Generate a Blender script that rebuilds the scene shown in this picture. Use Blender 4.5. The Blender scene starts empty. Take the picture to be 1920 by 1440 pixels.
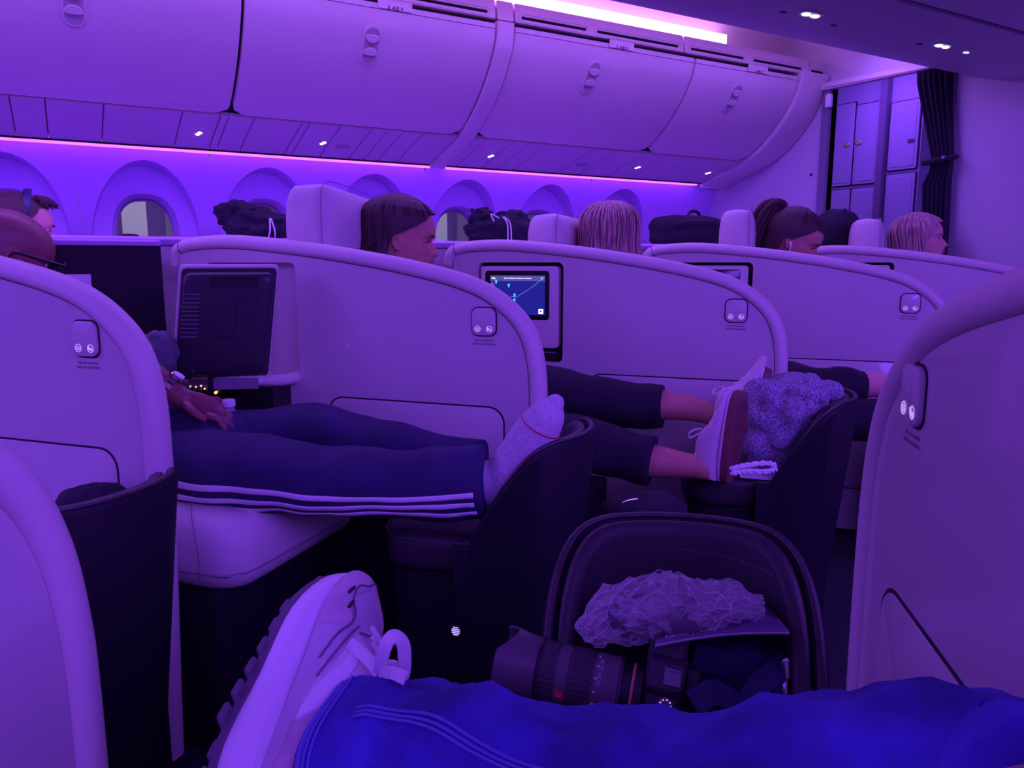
import bpy, bmesh, math, random
import numpy as np
from mathutils import Vector, noise, Matrix
random.seed(7)
PI = math.pi
sc = bpy.context.scene
COL = sc.collection

# ------------------------------------------------------------------ camera, world, light, exposure
EYE = Vector((0, 0, 1.10)); FPX = 1442.0
cam_d = bpy.data.cameras.new('camera'); cam = bpy.data.objects.new('camera', cam_d); COL.objects.link(cam)
cam_d.sensor_width = 36; cam_d.lens = 36 * FPX / 1920; cam_d.clip_start = .02
PITCH = math.atan(228 / FPX); YAW = math.radians(60)
cam.location = EYE; cam.rotation_euler = (PI / 2 - PITCH, 0, YAW - PI / 2)
sc.camera = cam
sc.view_settings.view_transform = 'Standard'; sc.view_settings.look = 'None'
sc.view_settings.exposure = 0; sc.view_settings.gamma = 1; sc.view_settings.use_curve_mapping = False
w = bpy.data.worlds.new('cabin_glow'); sc.world = w; w.use_nodes = True
w.node_tree.nodes['Background'].inputs[0].default_value = (.25, .066, 1, 1)
w.node_tree.nodes['Background'].inputs[1].default_value = .52


def area(name, loc, target, sx, sy, col, power):
    l = bpy.data.lights.new(name, 'AREA'); l.shape = 'RECTANGLE'; l.size = sx; l.size_y = sy
    l.color = col; l.energy = power
    o = bpy.data.objects.new(name, l); COL.objects.link(o); o.location = loc
    d = (Vector(target) - Vector(loc)).normalized()
    xax = Vector((1, 0, 0)); z = -d; y = z.cross(xax).normalized(); xax = y.cross(z)
    o.rotation_euler = Matrix((xax, y, z)).transposed().to_euler()
    return o


VIO = (.225, .060, 1)
area('far_cove_lamp', (1.6, -1.9, 2.25), (1.6, 1.9, .9), 5.5, .5, VIO, 136)
area('aisle_cove_lamp', (1.2, 3.32, 2.30), (1.2, 2.9, 2.62), 4.4, .12, (.36, .10, 1), 12)
area('aisle_wash_lamp', (.4, 2.72, 2.28), (.4, 2.6, 1.2), 6.8, .2, (.27, .098, 1), 46)
area('sidewall_lamp', (1.35, 3.90, 1.595), (1.35, 4.10, 1.35), 4.9, .04, (.10, .008, 1), 4.2)
area('aft_fill_lamp', (-2.3, 1.9, 2.2), (.6, 1.1, .9), .6, 2.4, (.235, .064, 1), 42)  # added fill light behind the camera, brightens the right-hand partition
area('galley_lamp', (4.45, 3.4, 2.25), (4.9, 3.6, 1.2), .8, .5, (.26, .06, 1), 9)
area('outside_daylight', (1.0, 5.2, 3.2), (1.0, 6.5, 1.2), 6, 1, (1, .97, .80), 45)

# ------------------------------------------------------------------ materials
MATS = {}


def mat(name, col, rough=.5, metal=0, coat=0, bump=0, bscale=200, var=0, vscale=30, emit=None, es=1, alpha=None, sheen=0, spec=.5, stretch=None):
    if name in MATS: return MATS[name]
    m = bpy.data.materials.new(name); m.use_nodes = True; nt = m.node_tree; b = nt.nodes['Principled BSDF']
    b.inputs['Base Color'].default_value = (*col, 1); b.inputs['Roughness'].default_value = rough
    b.inputs['Metallic'].default_value = metal; b.inputs['Coat Weight'].default_value = coat
    b.inputs['Coat Roughness'].default_value = .06; b.inputs['Specular IOR Level'].default_value = spec
    b.inputs['Sheen Weight'].default_value = sheen
    tc = nt.nodes.new('ShaderNodeTexCoord'); mp = nt.nodes.new('ShaderNodeMapping')
    nt.links.new(tc.outputs['Object'], mp.inputs[0])
    if stretch: mp.inputs['Scale'].default_value = stretch
    if bump:
        n = nt.nodes.new('ShaderNodeTexNoise'); n.inputs['Scale'].default_value = bscale; n.inputs['Detail'].default_value = 3
        bp = nt.nodes.new('ShaderNodeBump'); bp.inputs['Strength'].default_value = bump; bp.inputs['Distance'].default_value = .004
        nt.links.new(mp.outputs[0], n.inputs['Vector']); nt.links.new(n.outputs[0], bp.inputs['Height']); nt.links.new(bp.outputs[0], b.inputs['Normal'])
    if var:
        n = nt.nodes.new('ShaderNodeTexNoise'); n.inputs['Scale'].default_value = vscale; n.inputs['Detail'].default_value = 4
        r = nt.nodes.new('ShaderNodeValToRGB'); r.color_ramp.elements[0].position = .35; r.color_ramp.elements[1].position = .65
        r.color_ramp.elements[0].color = tuple(max(0, c * (1 - var)) for c in col) + (1,)
        r.color_ramp.elements[1].color = tuple(min(1, c * (1 + var)) for c in col) + (1,)
        nt.links.new(mp.outputs[0], n.inputs['Vector']); nt.links.new(n.outputs[0], r.inputs[0]); nt.links.new(r.outputs[0], b.inputs['Base Color'])
    if emit:
        b.inputs['Emission Color'].default_value = (*emit, 1); b.inputs['Emission Strength'].default_value = es
    if alpha is not None: b.inputs['Alpha'].default_value = alpha
    MATS[name] = m
    return m


M_shell = mat('cream_gloss_plastic', (.66, .60, .58), .35, coat=.55, var=.02, vscale=3)
M_rim = mat('cream_leather', (.74, .66, .62), .55, bump=.12, bscale=500)
M_leather = mat('pale_seat_leather', (.72, .66, .63), .6, bump=.18, bscale=320, var=.05, vscale=9)
M_bin = mat('bin_plastic', (.74, .68, .64), .42, var=.02, vscale=4)
M_psu = mat('service_panel_plastic', (.62, .55, .58), .45, var=.02, vscale=6)
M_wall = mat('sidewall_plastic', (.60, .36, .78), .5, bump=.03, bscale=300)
M_ceil = mat('ceiling_plastic', (.60, .57, .62), .5)
M_part = mat('bulkhead_laminate', (.60, .60, .62), .5)
M_groove = mat('dark_joint', (.02, .015, .03), .7)
M_gap = mat('black_gap', (.008, .006, .012), .9)
M_dark = mat('dark_plum_plastic', (.016, .011, .022), .55, spec=.25, bump=.06, bscale=300)
M_dleather = mat('dark_plum_leather', (.045, .032, .045), .42, bump=.2, bscale=420)
M_floor = mat('dark_carpet', (.03, .03, .04), .95, bump=.4, bscale=300, var=.4, vscale=150)
M_btn = mat('white_print', (.95, .93, .95), .5)
M_lit = mat('glowing_button_and_mark', (.9, .9, .9), .4, emit=(.75, .5, 1), es=.55)
M_ink = mat('dark_print', (.03, .02, .05), .6)
M_black = mat('black_plastic', (.018, .016, .022), .35, bump=.05, bscale=400)
M_monback = mat('charcoal_housing', (.032, .026, .042), .4, bump=.05, bscale=400)
M_glass = mat('black_glass', (.006, .006, .012), .12)
M_strip = mat('sidewall_led', (.8, .8, .8), .5, emit=(.98, .17, .9), es=1.5)
M_cove = mat('cove_led', (.8, .8, .8), .5, emit=(.62, .24, 1), es=7)
M_spot = mat('reading_lamp', (1, 1, 1), .3, emit=(.92, .95, 1), es=5)
M_chrome = mat('chrome', (.75, .75, .78), .15, metal=1)
M_grey = mat('grey_plastic', (.25, .24, .28), .4)
M_skin1 = mat('skin_tan', (.62, .28, .20), .55, var=.06, vscale=40)
M_skin2 = mat('skin_brown', (.30, .10, .11), .42, var=.08, vscale=40)
M_skin3 = mat('skin_fair', (.80, .42, .34), .55, var=.05, vscale=40)
M_hair_d = mat('dark_brown_hair', (.055, .022, .022), .45, bump=.5, bscale=120, stretch=(6, 6, .5))
M_hair_b = mat('blonde_hair', (.52, .33, .30), .5, bump=.5, bscale=90, var=.35, vscale=40, stretch=(3, 3, .25))
M_hair_m = mat('brown_hair', (.10, .05, .05), .6, bump=.5, bscale=200)
M_navy = mat('navy_tracksuit', (.030, .020, .095), .8, bump=.1, bscale=400, var=.12, vscale=12)
M_white = mat('white_fabric', (.90, .88, .88), .7, bump=.1, bscale=500)
M_sock = mat('grey_melange_sock', (.62, .58, .64), .9, bump=.4, bscale=500, var=.25, vscale=330)
M_red = mat('red_thread', (.6, .04, .08), .7)
M_blackcloth = mat('black_fabric', (.018, .014, .028), .85, bump=.3, bscale=150, var=.3, vscale=30)
M_fleece = mat('grey_fleece', (.34, .32, .42), .95, bump=.8, bscale=260, var=.55, vscale=170)
M_shoe = mat('cream_knit_upper', (.80, .70, .72), .75, bump=.3, bscale=420)
M_gum = mat('gum_sole', (.23, .08, .08), .6, bump=.1, bscale=200)
M_shoew = mat('white_leather_upper', (.86, .82, .84), .55, bump=.12, bscale=420)
M_suede = mat('pale_suede', (.70, .58, .62), .9, bump=.3, bscale=500, var=.08, vscale=60)
M_mesh = mat('white_mesh_upper', (.78, .72, .80), .8, bump=.6, bscale=900)
M_mid = mat('white_foam_midsole', (.97, .95, .97), .45)
M_out = mat('grey_rubber_outsole', (.16, .13, .17), .7)
M_denim = mat('blue_denim', (.065, .055, .46), .85, bump=.35, bscale=500, var=.42, vscale=13)
M_denim_l = mat('denim_stitching', (.16, .17, .62), .85)
M_paper = mat('paper', (.80, .78, .84), .6)
M_book = mat('booklet_cover', (.20, .12, .28), .45)
M_cam = mat('camera_body', (.06, .05, .065), .45, bump=.2, bscale=600)
M_cam2 = mat('lens_barrel', (.15, .115, .15), .4)
M_clear = mat('clear_bottle', (.9, .9, .95), .08, alpha=.35)
M_curtain = mat('dark_curtain', (.022, .018, .035), .9, bump=.3, bscale=200)
M_cap = mat('grey_knit', (.16, .17, .20), .95, bump=.6, bscale=200)
M_orange = mat('orange_led', (1, .4, .1), .4, emit=(1, .28, .08), es=4)
M_eye = mat('eye_white', (.75, .72, .75), .3)
M_door = mat('galley_door', (.50, .53, .62), .45)
M_fac = mat('outside_panels', (.20, .22, .13), .8)
M_fac2 = mat('outside_light_panels', (.85, .95, .72), .8)

# ------------------------------------------------------------------ builders
BASE = {}


def V3(p): return Vector((float(p[0]), float(p[1]), float(p[2])))


def thing(name, loc, label, cat, group=None):
    o = bpy.data.objects.new(name, None); COL.objects.link(o); o.location = loc; o.empty_display_size = .05
    o['label'] = label; o['category'] = cat
    if group: o['group'] = group
    BASE[o.name] = V3(loc)
    return o


def obj(name, vf, m, parent=None, smooth=True, label=None, cat=None, kind=None, group=None, sharp=40):
    vs, fs = vf[0], vf[1]
    vs = [V3(v) for v in vs]
    if parent is not None:
        base = BASE[parent.name]
    elif kind == 'structure' or not vs:
        base = Vector((0, 0, 0))
    else:
        zs = min(v.z for v in vs); base = sum(vs, Vector()) / len(vs); base.z = zs
    me = bpy.data.meshes.new(name); me.from_pydata([v - base for v in vs], [], fs); me.validate()
    bm = bmesh.new(); bm.from_mesh(me); bmesh.ops.recalc_face_normals(bm, faces=bm.faces); bm.to_mesh(me); bm.free()
    ms = m if isinstance(m, (list, tuple)) else [m]
    for x in ms: me.materials.append(x)
    if len(vf) > 2:
        for p, i in zip(me.polygons, vf[2]): p.material_index = i
    if smooth:
        me.shade_smooth()
        if sharp: me.set_sharp_from_angle(angle=math.radians(sharp))
    o = bpy.data.objects.new(name, me); COL.objects.link(o)
    if parent is not None: o.parent = parent
    else: o.location = base
    BASE[o.name] = base
    if label: o['label'] = label
    if cat: o['category'] = cat
    if kind: o['kind'] = kind
    if group: o['group'] = group
    return o


def join(*vfs):
    vs, fs, mi = [], [], []
    for vf in vfs:
        n = len(vs); vs += list(vf[0]); fs += [tuple(i + n for i in f) for f in vf[1]]
        mi += list(vf[2]) if len(vf) > 2 else [0] * len(vf[1])
    return vs, fs, mi


def withmat(vf, i): return vf[0], vf[1], [i] * len(vf[1])


def loft(rings, cap=True, closed=True):
    n = len(rings[0]); vs = [V3(p) for r in rings for p in r]; fs = []
    for i in range(len(rings) - 1):
        for j in range(n if closed else n - 1):
            a = i * n + j; b = i * n + (j + 1) % n
            fs.append((a, b, b + n, a + n))
    if cap:
        fs.append(tuple(range(n))[::-1]); fs.append(tuple((len(rings) - 1) * n + j for j in range(n)))
    return vs, fs


def cr(pts, n):
    """Catmull-Rom through rows of numbers, n samples per span"""
    P = np.array(pts, float); P = np.vstack([2 * P[0] - P[1], P, 2 * P[-1] - P[-2]]); out = []
    for i in range(1, len(P) - 2):
        for k in range(n):
            t = k / n; a, b, c, d = P[i - 1], P[i], P[i + 1], P[i + 2]
            out.append(.5 * ((2 * b) + (-a + c) * t + (2 * a - 5 * b + 4 * c - d) * t * t + (-a + 3 * b - 3 * c + d) * t ** 3))
    out.append(P[-2]); return np.array(out)


def tube(path, seg=16, n=6, sq=1.0, up=(0, 0, 1), wr=0, ws=8, round_ends=True, cap=True):
    """path rows: x,y,z,r (r optional 5th: ratio of second axis)"""
    path = [tuple(r) if len(r) > 4 else (*r, sq) for r in path]
    P = cr(path, n) if n > 1 else np.array(path, float)
    rings = []; prev = None
    for i, row in enumerate(P):
        a = P[max(i - 1, 0)][:3]; b = P[min(i + 1, len(P) - 1)][:3]; t = Vector(b - a)
        t = t.normalized() if t.length > 1e-9 else Vector((0, 0, 1))
        if prev is None:
            u = Vector(up); x = t.cross(u)
            if x.length < .05: x = t.cross(Vector((1, 0, .01)))
            x.normalize()
        else:
            x = (prev - t * prev.dot(t)).normalized()
        prev = x; y = x.cross(t).normalized(); r = max(row[3], 1e-5); q = row[4] if len(row) > 4 else sq
        c = Vector(row[:3]); ring = []
        for k in range(seg):
            an = 2 * PI * k / seg; d = x * math.cos(an) * r + y * math.sin(an) * r * q; p = c + d
            if wr: p = p + d.normalized() * wr * noise.noise(Vector((p.x * ws, p.y * ws, p.z * ws)))
            ring.append(p)
        rings.append(ring)
    if round_ends:
        for end in (0, -1):
            row = P[end]; c = Vector(row[:3]); nb = Vector(P[1 if end == 0 else -2][:3]); t = (c - nb).normalized(); r = row[3]
            ex = []
            for f, g in ((.35, .92), (.65, .7), (.85, .38)):
                ex.append([c + (p - c) * g + t * r * f * .9 for p in rings[end]])
            if end == 0: rings = ex[::-1] + rings
            else: rings = rings + ex
    return loft(rings, cap)


def wire(pts, r, seg=6, n=4): return tube([(*p, r) for p in pts], seg, n)


def box(c, s, ax=None, ch=0):
    c = V3(c); ax = ax or (Vector((1, 0, 0)), Vector((0, 1, 0)), Vector((0, 0, 1)))
    if ch:
        out = rrect(0, 0, s[0], s[1], ch, 3)
        return plate(lambda a, b, d: c + ax[0] * a + ax[1] * b + ax[2] * d, out, -s[2] / 2, s[2] / 2, min(ch, s[2] * .3))
    vs = [c + ax[0] * (s[0] / 2 * i) + ax[1] * (s[1] / 2 * j) + ax[2] * (s[2] / 2 * k) for i in (-1, 1) for j in (-1, 1) for k in (-1, 1)]
    return vs, [(0, 1, 3, 2), (4, 6, 7, 5), (0, 4, 5, 1), (2, 3, 7, 6), (0, 2, 6, 4), (1, 5, 7, 3)]


def rrect(cx, cz, w, h, r, k=6):
    out = []
    for sx, sz, a0 in ((1, 1, 0), (-1, 1, 90), (-1, -1, 180), (1, -1, 270)):
        for i in range(k + 1):
            a = math.radians(a0 + 90 * i / k); out.append((cx + sx * (w / 2 - r) + r * math.cos(a), cz + sz * (h / 2 - r) + r * math.sin(a)))
    return out


def circle(cx, cz, r, k=20): return [(cx + r * math.cos(2 * PI * i / k), cz + r * math.sin(2 * PI * i / k)) for i in range(k)]


def inset(out, d):
    n = len(out); A = sum(out[i][0] * out[(i + 1) % n][1] - out[(i + 1) % n][0] * out[i][1] for i in range(n)); s = 1 if A > 0 else -1
    res = []
    for i in range(n):
        a, b, c = Vector(out[i - 1]), Vector(out[i]), Vector(out[(i + 1) % n])
        e1 = (b - a); e2 = (c - b)
        e1 = e1.normalized() if e1.length > 1e-9 else e2.normalized(); e2 = e2.normalized() if e2.length > 1e-9 else e1
        n1 = Vector((-e1.y, e1.x)) * s; n2 = Vector((-e2.y, e2.x)) * s; nn = n1 + n2
        nn = nn / max(.6, nn.dot(n1)) if nn.length > 1e-6 else n1
        p = b + nn * d; res.append((p.x, p.y))
    return res


def plate(fn, out, d0, d1, ch=0):
    """prism of a 2-D outline; fn maps (a, b, depth) to the world"""
    lv = [(0, d0), (0, d1)] if not ch else [(ch, d0), (ch * .3, d0 + (ch * .3 if d1 > d0 else -ch * .3)), (0, d0 + (ch if d1 > d0 else -ch)), (0, d1 - (ch if d1 > d0 else -ch)), (ch, d1)]
    rings = []
    for ins, d in lv:
        o2 = inset(out, ins) if ins else out
        rings.append([fn(a, b, d) for a, b in o2])
    return loft(rings)


def holed(fn, out, holes, d0, d1):
    """plate with holes: fill of loops, extruded"""
    bm = bmesh.new(); eds = []
    for lp in [out] + holes:
        vv = [bm.verts.new((a, b, 0)) for a, b in lp]
        for i in range(len(vv)): eds.append(bm.edges.new((vv[i], vv[(i + 1) % len(vv)])))
    bmesh.ops.triangle_fill(bm, use_beauty=True, use_dissolve=False, edges=eds)
    bm.verts.index_update(); co = [tuple(v.co) for v in bm.verts]; fa = [tuple(v.index for v in f.verts) for f in bm.faces]; bm.free()
    n = len(co); vs = [fn(a, b, d0) for a, b, _ in co] + [fn(a, b, d1) for a, b, _ in co]
    fs = fa + [tuple(i + n for i in f[::-1]) for f in fa]; s = 0
    for lp in [out] + holes:
        m = len(lp)
        for i in range(m): a = s + i; b = s + (i + 1) % m; fs.append((a, b, b + n, a + n))
        s += m
    return vs, fs


def text_vf(body, size, fn, align='CENTER', depth=.0004, flip=False):
    cu = bpy.data.curves.new('t', 'FONT'); cu.body = body; cu.size = size; cu.align_x = align; cu.extrude = depth; cu.resolution_u = 2
    o = bpy.data.objects.new('t', cu); COL.objects.link(o)
    dg = bpy.context.evaluated_depsgraph_get(); me = bpy.data.meshes.new_from_object(o.evaluated_get(dg))
    vs = [fn(v.co.x, v.co.y, v.co.z) for v in me.vertices]; fs = [tuple(p.vertices) for p in me.polygons]
    bpy.data.objects.remove(o); bpy.data.curves.remove(cu); bpy.data.meshes.remove(me)
    return vs, fs


def remesh(o, vox=.005, smooth=4):
    m = o.modifiers.new('r', 'REMESH'); m.mode = 'VOXEL'; m.voxel_size = vox; m.use_smooth_shade = True
    s = o.modifiers.new('s', 'SMOOTH'); s.factor = .5; s.iterations = smooth
    dg = bpy.context.evaluated_depsgraph_get(); me = bpy.data.meshes.new_from_object(o.evaluated_get(dg))
    mats = [x for x in o.data.materials]; o.modifiers.clear(); old = o.data; me.name = old.name; me.materials.clear(); me.materials.append(mats[0]); o.data = me
    me.shade_smooth()
    return o


def subsurf(o, lv=1):
    m = o.modifiers.new('s', 'SUBSURF'); m.levels = lv; m.render_levels = lv


# ------------------------------------------------------------------ cabin layout (metres): X forward, Y to the window side, Z up
ANG = math.radians(49.6)
D = Vector((math.cos(ANG), -math.sin(ANG), 0)); N = Vector((math.sin(ANG), math.cos(ANG), 0))
D2 = Vector((math.cos(ANG), math.sin(ANG), 0)); N2 = Vector((math.sin(ANG), -math.cos(ANG), 0))
ROW = .925; Zv = Vector((0, 0, 1))


class Frame:
    """u along the passenger's feet direction, v across the suite away from its near partition"""
    def __init__(s, o, u, v): s.o, s.u, s.v = o, u, v
    def __call__(s, u, v, z): return s.o + s.u * u + s.v * v + Zv * z


def row(k): return Frame(Vector((.028 + ROW * k, 1.8, 0)), D, N)


OWN_R = Frame(D2 * .838 + N2 * .264, D2, N2)
OWN_L = Frame(D2 * .36 + N2 * (-.44), D2, -N2)
OWN = Frame(D2 * .249 + N2 * (-.44), D2, N2)      # own suite, same u, v as a window suite

# ------------------------------------------------------------------ the setting
YW = 4.15


def ywall(z): return YW - (.36 * (z - 1.16) if z > 1.16 else 0)


obj('floor', box((1.6, 1.2, -.03), (7.4, 7.2, .06)), M_floor, kind='structure', smooth=False)
# sidewall with scalloped window niches
WX = [-.193 + .557 * i for i in range(7)]
PX0, PX1 = -1.35, 3.93


def rectring(x0, x1, z0, z1, n=64):
    cx, cz = (x0 + x1) / 2, 1.17; out = []
    for i in range(n):
        a = 2 * PI * i / n; dx, dz = math.cos(a), math.sin(a)
        tx = ((x1 - cx) if dx > 0 else (x0 - cx)) / dx if abs(dx) > 1e-6 else 9e9
        tz = ((z1 - cz) if dz > 0 else (z0 - cz)) / dz if abs(dz) > 1e-6 else 9e9
        t = min(tx, tz); out.append((cx + dx * t, cz + dz * t))
    return out


def sell(cx, cz, rx, rz, e, n=64):
    out = []
    for i in range(n):
        a = 2 * PI * i / n; c, s = math.cos(a), math.sin(a)
        r = (abs(c / rx) ** e + abs(s / rz) ** e) ** (-1 / e); out.append((cx + c * r, cz + s * r))
    return out


wparts = []
edges = [PX0] + [(WX[i] + WX[i + 1]) / 2 for i in range(6)] + [WX[-1] + .2785]
edges[0] = WX[0] - .2785
for i, cx in enumerate(WX):
    Z0, Z1 = .0, 1.66
    r0 = rectring(edges[i], edges[i + 1], Z0, Z1); r1 = sell(cx, 1.17, .240, .395, 2.0); r2 = sell(cx, 1.19, .150, .235, 2.6); r3 = sell(cx, 1.19, .124, .212, 2.6)
    # rectangle edge -> scallop edge on the leaning wall -> niche falling back to the upright window plane
    mids = [[(a[0] + (b[0] - a[0]) * t, a[1] + (b[1] - a[1]) * t) for a, b in zip(r0, r1)] for t in (.5,)]
    rr = [[(x, ywall(z), z) for x, z in r0], [(x, ywall(z), z) for x, z in mids[0]], [(x, ywall(z), z) for x, z in r1]]
    r1b = sell(cx, 1.17, .230, .385, 2.0)
    rr += [[(x, max(ywall(z) + .012, YW - .01 + .0), z) for x, z in r1b], [(x, YW + .004, z) for x, z in r2], [(x, YW + .018, z) for x, z in sell(cx, 1.19, .144, .23, 2.6)], [(x, YW + .075, z) for x, z in r3]]
    wparts.append(loft(rr, cap=False))
    pane = obj('pane', plate(lambda a, b, d: Vector((a, YW + .07 + d, b)), sell(cx, 1.19, .132, .212, 2.6, 32), 0, .004), mat('window_glass', (.9, .95, .95), .03, alpha=.12), None) if False else None
xl, xr = edges[0], edges[-1]
zs = [0, .6, 1.16, 1.3, 1.45, 1.66]
for a, b in ((-2.0, xl), (xr, 3.93)):
    wparts.append(loft([[(a, ywall(z), z) for z in zs], [(b, ywall(z), z) for z in zs]], cap=False, closed=False))
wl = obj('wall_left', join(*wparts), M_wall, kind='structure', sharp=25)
for i, cx in enumerate(WX):
    g = obj('window_%d' % (i + 1), loft([[(x, YW + .06, z) for x, z in sell(cx, 1.19, .14, .22, 2.6, 40)], [(x, YW + .085, z) for x, z in sell(cx, 1.19, .14, .22, 2.6, 40)], [(x, YW + .085, z) for x, z in sell(cx, 1.19, .124, .204, 2.6, 40)], [(x, YW + .06, z) for x, z in sell(cx, 1.19, .128, .208, 2.6, 40)]], cap=False), M_wall, kind='structure')
    gm = mat('window_glass', (.5, .52, .5), .05, alpha=.16)
    obj('pane', plate(lambda a, b, d: Vector((a, YW + .075 + d, b)), sell(cx, 1.19, .128, .208, 2.6, 32), 0, .004), gm, g)
# panel joints of the sidewall
for x in (edges[1] - .0, edges[3], edges[5], edges[7] if len(edges) > 7 else 3.4):
    obj('wall_joint', tube([(x, ywall(z) - .0005, z, .0022) for z in zs], 6, 2, round_ends=False), M_groove if False else M_psu, wl)
obj('floor_outside', box((1.2, 8.6, -1.03), (14, 5.0, .06)), M_fac, kind='structure', smooth=False)
fac = thing('terminal_facade', (1.2, 6.6, -1), 'pale vertically panelled building facade seen outside the cabin windows', 'building')
for i in range(26):
    x = -3.283 + i * .42
    obj('panel', box((x, 6.6 + (.05 if i % 3 else 0), 1.2), (.40 if i % 3 else .17, .06, 4.4)), M_fac2 if i % 3 == 0 else M_fac, fac, smooth=False)
obj('backing', box((2, 6.75, 1.2), (11, .05, 4.4)), M_out, fac, smooth=False)

# overhead bins: cross-section (Y, Z)
PROF = [(3.16, 2.12), (3.175, 2.06), (3.21, 2.0), (3.26, 1.935), (3.325, 1.87), (3.40, 1.81), (3.48, 1.76), (3.55, 1.722)]
PSU = [(3.56, 1.712), (3.65, 1.688), (3.75, 1.663), (3.84, 1.638), (3.91, 1.617)]


def strip(prof, x0, x1, back=.03, nx=2, r=0, off=0):
    """curved slab following a Y,Z profile between x0 and x1, optionally with rounded lower corners"""
    P = cr([(a, b) for a, b in prof], 3); L = [0]
    for i in range(1, len(P)): L.append(L[-1] + np.hypot(*(P[i] - P[i - 1])))
    nr = []
    for i in range(len(P)):
        t = P[min(i + 1, len(P) - 1)] - P[max(i - 1, 0)]; t = t / np.hypot(*t); nn = np.array([t[1], -t[0]])
        if nn[0] > 0 and nn[1] > 0: nn = -nn
        nr.append(nn)           # pointing to the cabin (down and inward)
    rings = []
    for i, (p, nn) in enumerate(zip(P, nr)):
        d = L[-1] - L[i]; ins = 0
        if r and d < r: ins = r - math.sqrt(max(0, r * r - (r - d) ** 2))
        a, b = x0 + ins, x1 - ins; f = p + nn * off; k = p - nn * back; e = .006
        rings.append([(a, k[0], k[1]), (a, f[0] + (k[0] - f[0]) * e / back, f[1] + (k[1] - f[1]) * e / back), (a + e * .4, f[0] - nn[0] * .001, f[1] - nn[1] * .001), (a + e, f[0], f[1]), ((a + b) / 2, f[0], f[1]),
                      (b - e, f[0], f[1]), (b - e * .4, f[0] - nn[0] * .001, f[1] - nn[1] * .001), (b, f[0] + (k[0] - f[0]) * e / back, f[1] + (k[1] - f[1]) * e / back), (b, k[0], k[1])])
    return loft(rings)


carc = obj('trim_1', strip([(3.19, 2.14), (3.215, 2.05), (3.30, 1.94), (3.42, 1.84), (3.56, 1.74), (3.75, 1.69), (3.93, 1.64)], -1.6, 3.93, .25), M_gap, kind='structure')
BINS = [(-1.05, .66, 'nearest overhead bin, cut off by the left edge, door without a visible seat label'),
        (.672, 1.742, 'long closed overhead bin second from the left, seat label 3 on its top edge'),
        (1.842, 2.915, 'closed overhead bin right of the curved divider, seat label 2 on its top edge'),
        (2.928, 3.70, 'closed overhead bin farthest forward next to the bulkhead, seat label 1')]
LATCH = [.102, 1.18, 2.305, 3.262]
for i, (a, b, lab) in enumerate(BINS):
    t = thing('overhead_bin', ((a + b) / 2, 3.5, 1.72), lab, 'luggage bin', 'overhead bins above the windows')
    obj('door', strip(PROF, a, b, .03, r=.05), M_bin, t)
    obj('top_edge', strip([(3.158, 2.143), (3.159, 2.135), (3.160, 2.123)], a, b, .03), M_bin, t)
    lx = LATCH[i]
    # recessed latch: rounded oblong with an upper and lower cup
    P = cr([(p, q) for p, q in PROF], 4)

    def onprof(s, dd, x):  # s metres down the door
        L = 0
        for j in range(1, len(P)):
            e = np.hypot(*(P[j] - P[j - 1]))
            if L + e >= s or j == len(P) - 1:
                q = P[j - 1] + (P[j] - P[j - 1]) * ((s - L) / e); tt = (P[j] - P[j - 1]) / e; nn = np.array([tt[1], -tt[0]])
                if nn[0] > 0: nn = -nn
                q = q + nn * dd; return Vector((x, q[0], q[1]))
            L += e
    fn = lambda x, s, d: onprof(s, d, x)
    la = obj('latch', plate(fn, rrect(lx, .145, .075, .165, .037), -.002, .0045, .002), M_bin, t)
    obj('latch_recess', plate(fn, rrect(lx, .145, .060, .148, .030), .003, .0052, .001), mat('latch_recess', (.46, .40, .43), .5), la)
    for s0, f in ((.105, 1), (.175, -1)):
        pts = [(lx + .03 * math.cos(q), s0 + f * .026 * math.sin(q)) for q in [PI * j / 12 for j in range(13)]] + [(lx - .03 * math.cos(q), s0 - f * .008 * math.sin(q)) for q in [PI * j / 8 for j in range(1, 8)]]
        obj('finger_paddle', plate(fn, pts, .005, .010, .002), M_bin, la)
    if i:
        obj('seat_label', text_vf('%d AB F' % (4 - i), .026, lambda x, y, z: Vector(((a + b) / 2 + .06 + x * 1, 3.151, 2.124 + y * .8)), depth=.0008), M_grey, t)
        obj('label_tab', plate(lambda x, z, d: Vector((x, 3.155 - d, z)), rrect((a + b) / 2 + .06, 2.143, .15, .036, .004, 2), 0, .0015), M_bin, t)
# curved dividers
tr = thing('bin_divider', (1.79, 3.5, 1.7), 'narrow curved divider column between the second and third overhead bins', 'divider')
obj('column', strip([(3.15, 2.155), (3.165, 2.06), (3.20, 2.0), (3.25, 1.93), (3.315, 1.863), (3.39, 1.803), (3.47, 1.753), (3.58, 1.70), (3.75, 1.652), (3.915, 1.60)], 1.75, 1.834, .05), M_bin, tr)
tr = thing('bin_end_cap', (3.8, 3.5, 1.7), 'curved end cap closing the row of overhead bins at the bulkhead', 'divider')
obj('cap', strip([(3.12, 2.165), (3.15, 2.08), (3.185, 2.0), (3.235, 1.925), (3.30, 1.855), (3.375, 1.795), (3.46, 1.742), (3.58, 1.69), (3.75, 1.642), (3.92, 1.59)], 3.71, 3.92, .14, r=0), M_bin, tr)

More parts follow.
